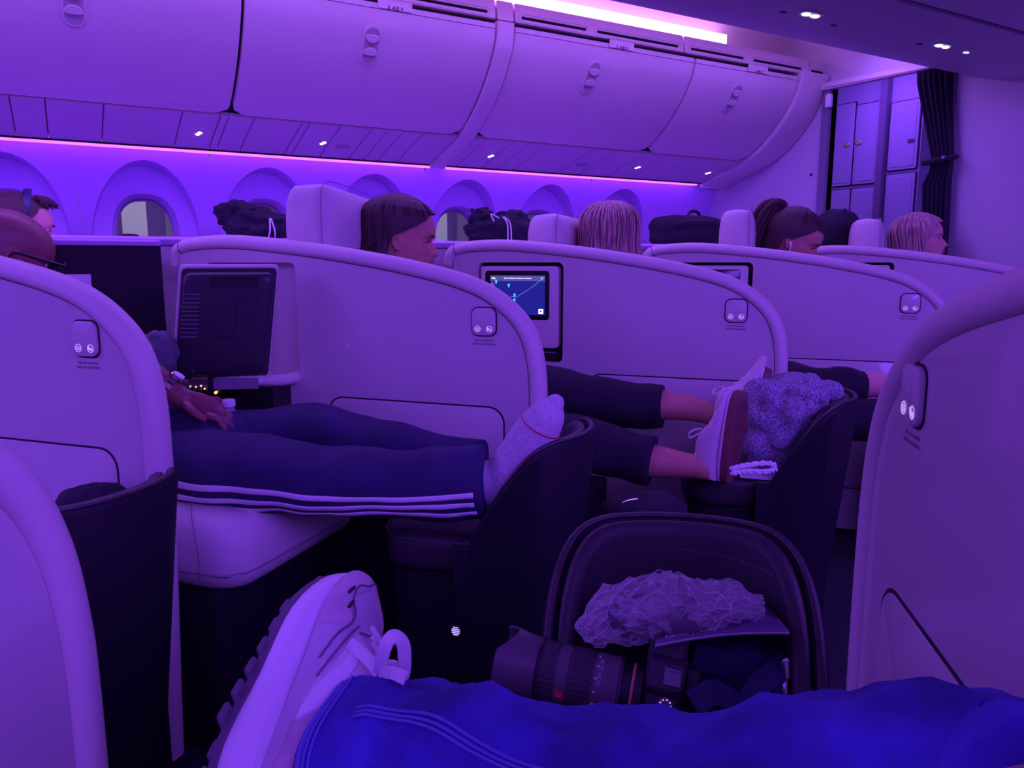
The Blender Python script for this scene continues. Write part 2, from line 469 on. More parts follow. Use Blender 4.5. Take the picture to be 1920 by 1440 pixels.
# service panels under the bins
PB1 = [-1.05, -.60, -.40, -.126, -.01, .19, .48, .63, .664, .768, .975, 1.01, 1.15, 1.301, 1.378, 1.455, 1.561, 1.745]
PB2 = [1.84, 1.905, 2.066, 2.165, 2.267, 2.569, 2.718, 2.931, 3.114, 3.303, 3.478, 3.705]
LAMPX = {.55: 0, 1.139: 1, 2.066: 2, 3.042: 3, 3.618: 4}
gl = {(.48, .63): .565, (1.01, 1.15): 1.12, (1.905, 2.066): 2.03, (2.931, 3.114): 3.03, (3.478, 3.705): 3.60}
sn = ['seventh', 'first', 'second', 'third', 'fourth', 'fifth', 'sixth']
for PB, nm, bn in ((PB1, 'left of the divider', 'left'), (PB2, 'right of the divider', 'right')):
    t = thing('service_panel_run', ((PB[0] + PB[-1]) / 2, 3.75, 1.62), 'row of small plastic service panels with reading lights under the bins, ' + nm, 'service panel')
    for a, b in zip(PB[:-1], PB[1:]):
        p = obj('panel', strip(PSU, a + .0012, b - .0012, .02), M_psu, t)
        if (a, b) in gl:
            x = gl[(a, b)]
            obj('lamp_socket', plate(lambda q, s, d: Vector((q, 3.74 + s, 1.666 - s * .26 - d)), circle(x, 0, .026), -.002, .004, .0015), M_psu, p)
            obj('reading_lamp', join(plate(lambda q, s, d: Vector((q, 3.74 + s, 1.666 - s * .26 - d)), circle(x + .003, -.008, .009, 12), .003, .0065), plate(lambda q, s, d: Vector((q, 3.74 + s, 1.666 - s * .26 - d)), circle(x - .004, .01, .008, 12), .003, .0065)), M_spot, p)
        elif b - a > .13 and b - a < .17:
            x = (a + b) / 2
            obj('speaker_grille', plate(lambda q, s, d: Vector((q, 3.77 + s, 1.657 - s * .26 - d)), sell(x, 0, .04, .022, 2, 24), -.002, .003, .001), mat('grille', (.40, .35, .40), .6), p)
    for a, b in zip(PB[:-1:4], (PB[4::4] + [PB[-1]])):
        obj('edge_lip', box(((a + b) / 2, 3.912, 1.617), (b - a, .016, .009)), M_gap, t, smooth=False)
# sidewall light
for a, b in ((-1.4, 1.77), (1.865, 3.69)):
    obj('sidewall_light', box(((a + b) / 2, 3.948, 1.617), (b - a, .03, .022)), M_strip, smooth=False, label='thin glowing violet light strip along the sidewall, %s' % ('left of the divider' if a < 0 else 'right of the divider'), cat='light strip')

# vent fascia above the bins
VB = [(-1.05, .70), (.71, 1.742), (1.75, 1.835), (1.842, 2.84), (2.848, 3.795), (3.802, 3.93)]
SL = [[], [(.80, 1.155), (1.221, 1.705)], [], [(1.875, 2.235), (2.295, 2.81)], [(2.89, 3.275), (3.345, 3.735)], [(3.81, 3.92)]]
vt = thing('air_vent_fascia', (1.5, 3.16, 2.15), 'long pale fascia with slotted air vents above the overhead bins', 'air vent')
vf_fn = lambda a, b, d: Vector((a, 3.16 + (b - 2.16) * .12 - d, b))
for (a, b), sl in zip(VB, SL):
    h = [rrect((p + q) / 2, 2.188, q - p, .014, .006, 2) for p, q in sl]
    s = obj('fascia_panel', holed(vf_fn, rrect((a + b) / 2, 2.205, b - a - .002, .082, .008, 3), h, 0, -.02), M_bin, vt, sharp=30)
    for p, q in sl:
        o1 = rrect((p + q) / 2, 2.188, q - p + .028, .038, .014, 4); o2 = rrect((p + q) / 2, 2.188, q - p + .022, .032, .012, 4)
        obj('vent_rim', holed(vf_fn, o1, [o2], .0025, -.002), M_bin, s)
        obj('vent_slot', box(((p + q) / 2, 3.183, 2.188), (q - p, .02, .02)), M_gap, s, smooth=False)
# cove and ceiling
obj('trim_2', box((1.4, 3.32, 2.20), (5.2, .25, .06)), M_bin, kind='structure', smooth=False)
obj('cove_light', box((1.0, 3.385, 2.345), (4.7, .02, .05), ch=0), M_cove, smooth=False, label='bright white-violet cove light strip behind the fascia above the bins', cat='light strip')
ceilp = [(3.45, 2.2), (3.47, 2.30), (3.44, 2.40), (3.34, 2.49), (3.18, 2.55), (3.0, 2.56), (2.82, 2.50), (2.68, 2.38), (2.60, 2.26), (2.56, 2.17)]
P = cr(ceilp, 4)
obj('ceiling', loft([[(x, y, z) for y, z in P] for x in (-2, 1, 3.93)], cap=False, closed=False), M_bin, kind='structure')
# centre bins' underside
SOF = [(2.56, 2.17), (2.50, 2.12), (2.47, 2.085), (2.41, 2.055), (2.32, 2.01), (2.22, 1.974), (2.05, 1.937), (1.88, 1.935), (1.72, 1.958)]
SOF2 = [(1.70, 1.962), (1.55, 1.94), (1.3, 1.93), (1.0, 1.95), (.8, 2.02), (.7, 2.15), (.68, 2.35)]


def sheet(prof, x0, x1, th=.03):
    P = cr(prof, 3); o = [(y, z) for y, z in P]; k = [(y, z + th) for y, z in P][::-1]; ring = o + k
    return loft([[(x, y, z) for y, z in ring] for x in (x0, x1)])


cb = thing('centre_overhead_bins', (1.3, 2.0, 1.93), 'dark underside of the centre overhead bins with reading lights, top right', 'luggage bin')
segs = [-1.6, -.6, .35, 1.25, 2.12, 2.98, 3.93]
for a, b in zip(segs[:-1], segs[1:]):
    obj('soffit_panel', sheet(SOF, a + .001, b - .001), M_ceil, cb)
for a, b in zip([-1.6, 1.0, 2.55], [.998, 2.548, 3.93]):
    obj('bin_door', sheet(SOF2, a, b), M_ceil, cb)
obj('shadow_gap', box((1.2, 1.71, 1.985), (5.4, .04, .03)), M_gap, cb, smooth=False)
sf = lambda a, b, d: Vector((a, b, 1.934 + max(0, (b - 2.03)) * .25 - d))
for x, y, big in ((2.27, 1.90, 1), (3.03, 1.90, 1), (3.20, 1.905, 0)):
    p = obj('lamp_socket', plate(sf, rrect(x, y, .10 if big else .05, .05, .022, 4), -.002, .003, .001), M_ceil, cb)
    if big:
        for dx in (-.022, .022): obj('reading_lamp', plate(sf, sell(x + dx, y, .017, .011, 2, 16), .002, .006), M_spot, p)
    else: obj('reading_lamp', plate(sf, sell(x, y, .016, .008, 2, 16), .002, .006), mat('dim_lamp', (1, 1, 1), .4, emit=(.6, .7, .8), es=1.2), p)
for x, y in ((2.17, 1.93), (2.44, 1.94), (2.93, 1.93), (.9, 1.94), (1.3, 1.93)):
    obj('call_button', plate(sf, sell(x, y, .018, .009, 2, 16), -.001, .003, .001), M_black, cb)
obj('ceiling_trim', tube([(x, 2.535, 2.13, .008) for x in (-1.6, 1, 3.93)], 8, 1), M_bin, cb)

# bulkhead with doorway and galley beyond
bk = lambda a, b, d: Vector((3.93 + d, a, b))
obj('wall_front', holed(bk, [(-2.2, 0), (4.3, 0), (4.3, 2.62), (-2.2, 2.62)], [[(2.40, .01), (3.10, .01), (3.10, 2.10), (2.40, 2.075)]], 0, .04), M_part, kind='structure', smooth=False)
fr_ = obj('door_1', join(box((3.94, 3.125, 1.06), (.07, .05, 2.1)), box((3.94, 2.385, 1.06), (.07, .03, 2.1))), mat('door_frame_grey', (.22, .21, .26), .4), kind='structure', smooth=False)
hd = obj('trim_3', plate(bk, [(3.16, 2.085), (3.16, 2.125), (2.37, 2.098), (2.37, 2.068)], -.045, 0), M_bin, kind='structure', smooth=False)
obj('door_latch_box', box((3.90, 3.10, 2.02), (.03, .035, .075), ch=.006), M_white, label='small white sensor box at the top left of the doorway', cat='fitting')
obj('wall_stud', plate(bk, circle(3.215, 1.62, .008, 10), -.008, 0), M_black, label='tiny black door stop stud on the bulkhead left of the doorway', cat='fitting')
# curtain drawn to the right side of the doorway
cur = []
for zi in range(33):
    z = .05 + (2.065 - .05) * zi / 32; t = max(0, 1 - abs(z - 1.60) / .42)
    yl = 2.555 - .12 * t + .0 * z; yr = 2.38 - .055 * t
    if z < 1.5: yl = 2.46 + .02 * math.sin(z * 5); yr = 2.335 + .01 * math.sin(z * 4)
    ring = []
    for j in range(41):
        q = j / 40; y = yl + (yr - yl) * q; amp = .016 * (1 - .6 * t)
        ring.append((3.87 + amp * math.sin(q * 2 * PI * 6 + z * .8), y, z))
    ring += [(p[0] + .012, p[1], p[2]) for p in ring[::-1]]
    cur.append(ring)
ct = thing('curtain', (3.87, 2.45, .05), 'dark gathered galley curtain tied back at the right of the doorway', 'curtain')
obj('drape', loft(cur), M_curtain, ct, sharp=None)
obj('tie_back', join(tube([(3.845, 2.46, 1.60, .014), (3.838, 2.39, 1.605, .016), (3.86, 2.30, 1.615, .012)], 10, 4)), M_curtain, ct)
obj('stud', plate(lambda a, b, d: Vector((3.82 + d, a, b)), circle(2.345, 1.615, .008, 10), 0, .02), M_chrome, ct)
obj('curtain_rail', tube([(3.885, 2.36, 2.075, .008), (3.885, 3.12, 2.098, .008)], 8, 2), M_bin, ct)
obj('wall_galley', box((5.37, 3.4, 1.3), (.05, 3.0, 2.6)), M_door, kind='structure', smooth=False)
obj('wall_galley_side', box((4.7, 4.55, 1.3), (1.3, .05, 2.6)), M_door, kind='structure', smooth=False)
obj('ceiling_galley', box((4.65, 3.3, 2.42), (1.4, 2.5, .04)), M_ceil, kind='structure', smooth=False)
gal = [(3.955, 3.52, 'left galley cupboard bank with four pale doors seen through the doorway', [(3.945, 3.735), (3.73, 3.535)], 1.65),
       (3.465, 3.235, 'right galley cupboard bank with two pale doors seen through the doorway', [(3.46, 3.24)], 1.72)]
gx = lambda a, b, d: Vector((5.0 - d, a, b))
for y1, y0, lab, doors, zm in gal:
    t = thing('galley_cupboard', (5.1, (y0 + y1) / 2, 0), lab, 'cupboard', 'galley cupboards beyond the curtain')
    obj('carcass', box((5.15, (y0 + y1) / 2, 1.2), (.29, y1 - y0 + .01, 2.4)), M_door, t, smooth=False)
    for a, b in doors:
        for z0, z1 in ((zm, 2.235 - (3.95 - a) * .12), (.9, zm - .02), (.1, .88)):
            c = ((a + b) / 2, (z0 + z1) / 2)
            dd = obj('door', join(plate(gx, rrect(*c, a - b - .008, z1 - z0 - .008, .012, 3), .0, .012, .003), plate(gx, rrect(*c, a - b - .045, z1 - z0 - .045, .006, 3), .011, .016, .002)), M_door, t)
            obj('door_gap', holed(gx, rrect(*c, a - b + .004, z1 - z0 + .004, .01, 3), [rrect(*c, a - b - .012, z1 - z0 - .012, .012, 3)], -.001, .004), M_groove, dd)
            if z1 > 2:
                hx = b + .045 if (a, b) != (3.73, 3.535) else a - .045
                obj('handle', plate(gx, rrect(hx, 1.94 if b > 3.3 else 1.905, .042, .026, .012), .015, .024, .003), M_chrome, dd)
                obj('handle_cup', plate(gx, rrect(hx + .014, 1.94 if b > 3.3 else 1.905, .03, .03, .014), .0145, .017), M_black, dd)
obj('galley_post', box((4.98, 3.493, 1.2), (.06, .05, 2.4)), mat('door_frame_grey', (.2, .2, .2)), label='dark upright post between the two galley cupboard banks', cat='post', smooth=False)
# head-end ledge behind the suites
led = thing('window_ledge', (1.5, 3.4, 0), 'long pale shelf along the windows behind the seats, bags stand on it', 'shelf')
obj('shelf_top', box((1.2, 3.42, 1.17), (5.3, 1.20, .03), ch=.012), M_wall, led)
obj('front_board', box((1.2, 2.86, .58), (5.3, .04, 1.15)), M_shell, led, smooth=False)

# ------------------------------------------------------------------ suite partitions
TOP = [(-1.045, 1.10), (-1.03, 1.142), (-1.0, 1.165), (-.93, 1.177), (-.785, 1.180), (-.57, 1.160), (-.42, 1.140), (-.26, 1.114), (-.10, 1.080), (0, 1.046), (.072, 1.0), (.122, .948), (.150, .888), (.163, .82), (.167, .75), (.166, .6), (.155, .35), (.14, .02)]
PATH = [tuple(p) for p in cr(TOP, 4)]


def norm2(path):
    out = []
    for i in range(len(path)):
        a = Vector(path[max(i - 1, 0)]); b = Vector(path[min(i + 1, len(path) - 1)]); t = (b - a).normalized(); out.append(Vector((-t.y, t.x)))
    return out


RN = norm2(PATH)


def icon(fr, kind, u, z, parent, r=.0085, s=1):
    f = lambda a, b, d: fr(u + a, -.0085 - d, z + b)
    ringo = holed(f, circle(0, 0, r, 24), [circle(0, 0, r - .0012, 24)], 0, .0004)
    if kind == 'bed': g = [plate(f, rrect(0, y, w_, .0011, .0004, 2), 0, .0005) for y, w_ in ((.0025, .008), (-.0005, .013), (-.003, .010))]
    else: g = [wire([f(-.005 * s, .004, .0005), f(-.002 * s, 0, .0005), f(.002 * s, 0, .0005), f(.005 * s, -.004, .0005)], .0011), wire([f(-.0055 * s, .001, .0005), f(-.003 * s, -.003, .0005), f(.001 * s, -.003, .0005)], .0007)]
    return obj('button', join(ringo, *g), M_lit, parent)


def partition(fr, label, mon=None, mirror=1, zp=.945, ks=1.0, fz=0):
    t = thing('suite_partition', fr(-.4, .03, 0), label, 'partition', 'curved cream partitions between the suites')
    inn = []
    for (u, z), n in zip(PATH, RN): inn.append((u - n.x * -0 - n.x * .042 * 1, z - n.y * .042))
    out = [p for p in inn if p[0] > -1.0 + .0] + [(-.99, .02)]
    f = lambda a, b, d: fr(a, d, b)
    holes = [rrect(-.742, .925, .318, .35, .02, 4)] if mon else []
    lower = plate(f, rrect(-.215, .455, .54, .52, .045, 6), -.0035, .0035, .002)
    obj('wall_panel', holed(f, out, holes, .003, .046), M_shell, t, smooth=False)
    rings = []
    sec = [(-.0415, .012), (-.039, .001), (-.031, -.006), (-.017, -.005), (-.006, .003), (0, .014), (0, .036), (-.006, .047), (-.017, .054), (-.031, .055), (-.039, .049), (-.0415, .04)]
    for (u, z), n in zip(PATH, RN): rings.append([fr(u + n.x * a, d, z + n.y * a) for a, d in sec])
    obj('padded_rim', loft(rings), M_rim, t, sharp=60)
    for i in ((8,)): obj('rim_seam', wire([rings[i][k] for k in (1, 2, 3, 4, 5)], .0012, 5, 1), M_groove, t)
    obj('flap_joint', holed(f, rrect(-.215, .455 + fz, .546, .526, .046, 6), [rrect(-.215, .455 + fz, .536, .516, .043, 6)], .0022, .004), M_groove, t)
    obj('stowage_flap', lower if False else plate(f, rrect(-.215, .455 + fz, .537, .517, .0435, 6), .0005, .004, .0015), M_shell, t)
    sw = obj('switch_plate', plate(f, rrect(0, zp, .066 * ks, .072 * ks, .017 * ks), -.004, .004, .0015), M_shell, t)
    obj('plate_joint', holed(f, rrect(0, zp, .073 * ks, .079 * ks, .02 * ks), [rrect(0, zp, .066 * ks, .072 * ks, .017 * ks)], .0018, .004), M_groove, sw)
    fr2 = Frame(fr(0, .0045, 0), fr.u, fr.v)
    s = mirror
    icon(fr2, 'bed', -.0165 * s * ks, zp - .019 * ks, sw, r=.0085 * ks); icon(fr2, 'seat', .0165 * s * ks, zp - .019 * ks, sw, r=.0085 * ks, s=s)
    for j, tx in enumerate(('do not convert', 'bed in turbulence')):
        obj('notice', text_vf(tx, .0088 * ks, lambda x, y, z: fr(x * s, .0022, zp - .052 * ks - .0095 * j * ks + y), depth=.0003), M_ink, t)
    if mon:
        # liner of the recess
        obj('recess_liner', join(plate(f, rrect(-.742, .925, .33, .36, .02, 4), .0455, .049)), M_shell if mon == 'out' else M_gap, t)
        if mon != 'out':
            m = obj('monitor', plate(f, rrect(-.746, .943, .29, .288, .014, 5), -.001, .05, .004), M_rim, t)
            obj('screen_glass', plate(f, rrect(-.752, .985, .24, .172, .012, 5), -.0025, .0, .0008), M_glass, m)
            obj('latch_slot', plate(f, rrect(-.742, .774, .29, .035, .008, 3), .02, .05), M_black, m)
            obj('latch_lip', plate(f, rrect(-.742, .783, .26, .004, .002, 2), .012, .02), M_grey, m)
            if mon == 'map':
                g = lambda a, b, d: fr(-.752 + a, -.0028 - d, .985 + b)
                obj('map_display', plate(g, rrect(.002, .0, .205, .138, .001, 1), 0, .0004), mat('map_blue', (.01, .01, .1), .3, emit=(.012, .014, .22), es=1), m)
                h = .138 / 2; e = mat('map_white', (1, 1, 1), .3, emit=(.8, .85, 1), es=1.1); cy = mat('map_cyan', (.2, .7, .9), .3, emit=(.10, .62, .9), es=1.0)
                obj('header_bar', plate(g, rrect(.002, h - .0095, .205, .019, .001, 1), .0005, .0008), mat('map_header', (.2, .2, .3), .3, emit=(.07, .07, .16), es=1), m)
                obj('header_text', join(text_vf('Map', .009, lambda x, y, z: g(-.088 + x, h - .012 + y, .0012)), text_vf('Flight to destination, local time and distance', .0058, lambda x, y, z: g(.003 + x, h - .011 + y, .0012))), e, m)
                pins = [plate(g, [(px + .0042 * math.cos(a_), py + .0042 * math.sin(a_)) for a_ in [(-.6 + 4.35 * k / 9) for k in range(10)]] + [(px, py - .010)], .001, .0014) for px, py in ((-.078, .048), (-.030, .036), (-.008, .002), (-.0085, -.016))]
                pins.append(plate(g, circle(.094, h - .009, .0042, 14), .0012, .0015))
                obj('map_pin', join(*pins), cy, m)
                obj('flight_path', join(wire([g(-.004, -.008, .0012), g(.03, .012, .0012), (g(.062, .032, .0012)), g(.092, .057, .0012)], .0006), wire([g(-.022, -.004, .0012), g(-.006, -.0065, .0012)], .001)), mat('map_line', (.5, .5, .9), .3, emit=(.25, .28, .6), es=1), m)
                obj('menu_tile', plate(g, rrect(.090, -.056, .018, .018, .001, 1), .001, .0014), e, m)
                obj('menu_arrow', plate(g, [(.085, -.057), (.095, -.057), (.090, -.051)], .0015, .0018), M_ink, m)
                t2 = plate(g, [(-.1, .04), (-.09, .046), (-.082, .03), (-.1, .024)], .001, .0012)
                obj('land_patch', t2, mat('map_land', (.3, .3, .3), .4, emit=(.10, .10, .12), es=1), m)
    return t


PL = ['large cream curved partition at the left edge, nearest of the window side row',
      'cream partition with an empty monitor recess behind the man in navy trousers',
      'cream partition with a lit map screen behind the dark haired woman',
      'cream partition with a switched off screen, third behind the lying man',
      'farthest cream partition, only its top edge and screen corner show']
for k in range(5): partition(row(k), PL[k], {1: 'out', 2: 'map', 3: 'off', 4: 'off'}.get(k))
partition(OWN_R, 'cream partition filling the right edge of the picture, beside the photographer', mirror=-1, zp=.966, ks=.85, fz=.03)
partition(OWN_L, 'cream partition in the bottom left corner, in front of the dark footrest surround', mirror=-1)

# dark head-end divider behind the lying man's suite
for k, lab in ((0, 'dark head-end divider with a pale top ledge behind the bald man'),):
    f = row(k)
    t = thing('head_divider', (-.17, 2.6, 0), lab, 'divider')
    a = row(1)(-1.035, .0, 0); mid = a - Vector((ROW / 2 + .01, -.02, 0))
    obj('dark_panel', box(mid + Zv * .575, (ROW - .02, .03, 1.15)), M_dark, t, smooth=False)
    obj('top_ledge', box(mid + Zv * 1.158, (ROW - .02, .06, .02), ch=.006), M_wall, t)

# ------------------------------------------------------------------ seats and footrests


def cushion(fn, a0, a1, b0, b1, z0, z1, r=.05, puff=.012, n=22):
    """soft rounded box given in frame coordinates"""
    rings = []
    for t in np.linspace(-PI / 2, PI / 2, 13):
        s = math.copysign(abs(math.sin(t)) ** .8, math.sin(t)); ins = r * (1 - math.cos(t) ** .6) if abs(math.cos(t)) > 1e-6 else r
        zz = (z0 + z1) / 2 + s * (z1 - z0) / 2
        rings.append([fn(a, b, zz) for a, b in rrect((a0 + a1) / 2, (b0 + b1) / 2, (a1 - a0) - 2 * ins, (b1 - b0) - 2 * ins, max(.005, r * 1.1 - ins * .5), 6)])
    # puffy top
    top = rings[-1]; c = sum(top, Vector()) / len(top)
    for g, hh in ((.8, .4), (.5, .8), (.2, 1)): rings.append([c + (p - c) * g + Zv * puff * hh for p in top])
    return loft(rings)


HR = {0: None, 1: (.07, .62, -.68, -.515, 1.34), 2: (.10, .5, -.76, -.62, 1.285), 3: (.09, .45, -.735, -.59, 1.33), 4: (.09, .45, -.77, -.62, 1.318)}
SEATL = ['pale leather seat under the man in navy trousers', 'pale leather seat with tall wide headrest behind the dark haired woman', 'pale leather seat with low headrest left of the straight-haired blonde woman',
         'pale leather seat with headrest behind the woman with a ponytail', 'pale leather seat with headrest behind the short-haired blonde woman at the front']
for k in range(5):
    f = row(k); t = thing('suite_seat', f(-.2, .34, 0), SEATL[k], 'seat', 'pale leather seats of the window suites')
    c1 = .60 if k < 4 else .20
    obj('seat_cushion', cushion(f, -.50, (.285, .16, .16, .16, .05)[k], .07, c1, .385, .556 if k == 0 else .588, .07), M_leather, t, sharp=None)
    if k == 0: obj('cushion_seam', join(wire([f(.19, .0695, .42), f(.192, .068, .48), f(.18, .072, .53), f(.15, .10, .559), f(.10, .16, .566)], .0014), wire([f(-.45, .0705, .435), f(.18, .0705, .435), f(.262, .10, .435), f(.2855, .16, .435), f(.2855, .50, .435)], .0018, 6, 6)), mat('seam_thread', (.35, .28, .33), .7), t)
    obj('seat_base', plate(lambda a, b, d: f(a, b, d), rrect(-.13, (c1 + .06) / 2, .70 if k < 4 else .4, c1 - .12, .03), .0, .39), M_dark, t)
    obj('backrest', cushion(lambda a, b, z: f(a - (z - .5) * .22, b, z), -.60, -.48, .06, (.34 if k == 0 else .55 if k < 4 else .40), .50, 1.0 if k == 0 else 1.10, .05), M_leather, t, sharp=None)
    if HR[k]:
        v0, v1, u0, u1, zt = HR[k]
        hrf = (lambda a, b, z: f(a, b, z - max(0, (b - v0 - .12)) * (.12 if k == 1 else .0)))
        obj('headrest', cushion(hrf, u0, u1, v0, v1, 1.06, zt - .012, .045, .008), M_leather, t, sharp=None)
        obj('headrest_seam', wire([hrf(u1 - .018, v0 - .0, 1.1), hrf(u1 - .018, v0 - .0, zt - .08), hrf(u1 - .022, v0 + .02, zt - .02), hrf(u1 - .022, v0 + .1, zt - .006), hrf(u1 - .022, v1 - .06, zt - .006)], .0018, 6, 5), mat('seam_thread', (.3, .3, .3)), t)
    else:
        obj('headrest', cushion(f, -.74, -.64, .10, .38, .98, 1.06, .04), M_leather, t, sharp=None)


def ottoman(f, label, vc=.452, hw=.195, ub=.96, u0=.78, zt=.728, zb=.50, text=False, mir=1):
    t = thing('footrest', f(.75, vc, 0), label, 'footrest', 'dark leather footrests with curved surrounds')

    def pl_(s):
        if s < .22: return .70 + (u0 - .70) * s / .22, vc - hw
        if s > .78: return .70 + (u0 - .70) * (1 - s) / .22, vc + hw
        a = (s - .22) / .56 * PI; return u0 + (ub - u0) * math.sin(a) ** .9, vc - hw * math.copysign(abs(math.cos(a)) ** .92, math.cos(a))

    def hh(u): x = min(1, max(0, (u - .735) / .20)); return zb + (zt - zb) * math.sin(x * PI / 2)
    n = 60; pts = [pl_(i / n) for i in range(n + 1)]; outer, inner = [], []
    for i, (u, v) in enumerate(pts):
        a = Vector(pts[max(i - 1, 0)]); b = Vector(pts[min(i + 1, n)]); tt = (b - a).normalized(); nn = Vector((tt.y, -tt.x)); c = Vector((.78, vc))
        if nn.dot(Vector((u, v)) - c) < 0: nn = -nn
        outer.append((u, v, hh(u), nn))
    shell = []
    for u, v, h, nn in outer:
        ic = lambda zz: nn * (-.10 * (h - zz))
        shell.append([f(u + ic(.02).x, v + ic(.02).y, .02), f(u + ic(.3).x, v + ic(.3).y, .3), f(u, v, h - .012), f(u - nn.x * .004, v - nn.y * .004, h - .002), f(u - nn.x * .018, v - nn.y * .018, h - .002), f(u - nn.x * .022, v - nn.y * .022, h - .012), f(u - nn.x * .05, v - nn.y * .05, .3), f(u - nn.x * .09, v - nn.y * .09, .02)])
    obj('surround_shell', loft(shell), M_dark, t, sharp=30)
    obj('padded_lining', loft([[f(u - nn.x * q, v - nn.y * q, h - g) for q, g in ((.05, .30), (.023, .01), (.027, .002), (.036, .0), (.046, .006), (.050, .02), (.056, .30))] for u, v, h, nn in outer[2:-2]]), M_dleather, t, sharp=60)
    obj('rim_piping', loft([[f(u - nn.x * (.011 + .006 * math.cos(a)), v - nn.y * (.011 + .006 * math.cos(a)), h + .001 + .005 * math.sin(a)) for a in [2 * PI * j / 8 for j in range(8)]] for u, v, h, nn in outer]), M_dleather, t)
    if True:
        pad = []
        pr = [(.475 + .10 * (1 - math.cos(a)) if False else 0, 0) for a in (0,)]
        po = []
        for i in range(25):
            a = PI * i / 24; po.append((.60 - .125 * math.sin(a) ** .7, vc - (hw - .026) * math.cos(a)))
        po += [(ub - .05 - .02, vc + hw * .6), (ub - .045, vc), (ub - .07, vc - hw * .6)]
        fz = lambda a, b, d: f(a, b, d)
        rings = []
        for ins, z in ((.02, .415), (.004, .42), (0, .435), (0, .475), (.004, .49), (.018, .499), (.05, .503), (.10, .504)):
            rings.append([f(a, b, z) for a, b in inset(po, ins * .8)])
        obj('pad', loft(rings), M_dleather, t, sharp=60)
        obj('pad_piping', tube([(*f(a, b, .488), .0028) for a, b in inset(po, .0)[:25]], 6, 1), M_dleather, t)
        obj('pedestal', plate(fz, inset(po, .012), .02, .413), M_dark, t)
        g = lambda a, b, d: f(a, vc - hw + .014 - d, b)
        lamp = obj('floor_light', plate(g, circle(.705, .30, .014, 20), -.002, .008, .002), M_black, t)
        obj('louvre', join(*[plate(lambda a, b, d: g(a, b, d), rrect(.705, .30 + .0042 * j, 2 * math.sqrt(.011 ** 2 - (.0042 * j) ** 2) - .002, .0018, .0006, 2), .008, .0095) for j in (-2, -1, 0, 1, 2)]), mat('lit_louvre', (.9, .9, 1), .4, emit=(.6, .45, 1), es=.9), lamp)
    if text:
        # notice on the inner lining
        def wrap(x, y, z):
            v = vc - hw * 0 + x; q = min(.97, abs((v - vc) / (hw - .052)))
            u = u0 + (ub - .055 - u0) * math.sqrt(1 - q * q); return f(u - .006, v, .668 - .0 + y - max(0, x) * .05)
        obj('notice', text_vf('do not occupy for taxi, take off and landing', .0078, wrap, 'CENTER', .0002) if False else text_vf('do not occupy for taxi, take off and landing', .0074, lambda x, y, z: wrap(x + .062, y, z)), mat('faint_print', (.30, .26, .36), .6), t)
    return t


ottoman(row(-1), 'dark curved footrest surround at the left, behind the corner partition', vc=.455, ub=.97)
ottoman(row(0), 'dark footrest with round pad under the navy trousers and grey sock')
ottoman(row(1), 'dark footrest holding the pale sneakers and grey fleece')
ottoman(row(2), 'dark footrest mostly hidden beside the right hand partition')
ottoman(OWN, 'dark arched footrest in front of the photographer, printed notice inside', vc=.49, ub=.955, zt=.705, hw=.198, zb=.49, text=True)
# small step profile under the console beside the nearest suite
cons = thing('side_console', row(0)(-.25, .6, 0), 'dark side console under the swung out monitor', 'console')
f = row(0)
obj('console_body', box(f(-.28, .655, .36), (.42, .09, .72), (D, N, Zv), ch=0), M_dark, cons, smooth=False)
obj('console_front', box(f(-.11, .655, .38), (.20, .085, .74), (D, N, Zv)), M_black, cons, smooth=False)
obj('side_box', box(f(.02, .645, .21), (.96, .085, .42), (D, N, Zv)), M_dark, cons, smooth=False)
obj('control_panel', box(f(-.20, .60, .745), (.20, .10, .02), (D, N, Zv), ch=.006), M_black, cons)
for du, dz, big in ((-.05, 0, 0), (-.03, .0, 0), (-.012, .004, 0), (.0, -.004, 0), (.035, .004, 1), (.038, -.012, 1), (-.05, -.016, 0)):
    obj('indicator', plate(lambda a, b, d: f(-.19 + a, .548 - d, .75 + b), circle(du, dz, .005 if big else .0022, 8), 0, .003), M_orange, cons)
for j in range(4): obj('key', plate(lambda a, b, d: f(-.26 + a, .548 - d, .745 + b), circle(.018 * j, 0, .006, 10), 0, .003), M_grey, cons)

# ------------------------------------------------------------------ monitor swung out of the second partition
f = row(0)
mon = thing('swung_out_monitor', f(-.1, .58, .79), 'seat monitor swung out on an arm, its dark vented back towards us', 'monitor')
A = f(-.215, .505, 0); B = f(.000, .60, 0); mu = (B - A).normalized(); mn = mu.cross(Zv).normalized()
if mn.dot(A - EYE) > 0: mn = -mn                # mn points to the photographer
W_ = (B - A).length + .03
def mf(a, b, d): return A + mu * a + mn * d + Zv * (b)
sl_ = .115                                        # housing leans a little like in its recess
def mf2(a, b, d): return mf(a - (1.09 - b) * .13, b, d)
obj('bezel', plate(mf2, rrect(W_ / 2, .938, W_, .315, .014), -.022, .0, .004), M_rim, mon)
hs = obj('housing', plate(mf2, rrect(W_ / 2 + .006, .936, W_ - .012, .30, .014), .0, .012, .003), M_monback, mon)
obj('back_cover', loft([[mf2(a, b, d) for a, b in rrect(W_ / 2 + .008, .932, W_ - .02 - i, .285 - i, .02)] for i, d in ((0, .011), (.004, .024), (.014, .033), (.03, .036), (.08, .037))]), M_monback, mon)
for j in range(18): obj('vent_slot', plate(mf2, [(.095 + j * .0072, 1.062), (.0975 + j * .0072, 1.062), (.1035 + j * .0072, 1.034), (.101 + j * .0072, 1.034)], .0335, .038), M_gap, mon, smooth=False)
for j in range(11): obj('vent_rib', plate(mf2, rrect(.052, 1.015 - j * .0115, .045, .002, .0008, 1), .0365, .0385), M_grey, mon, smooth=False)
obj('cable_cover', plate(mf2, rrect(.145, .96, .055, .12, .006), .036, .040, .002), M_monback, mon)
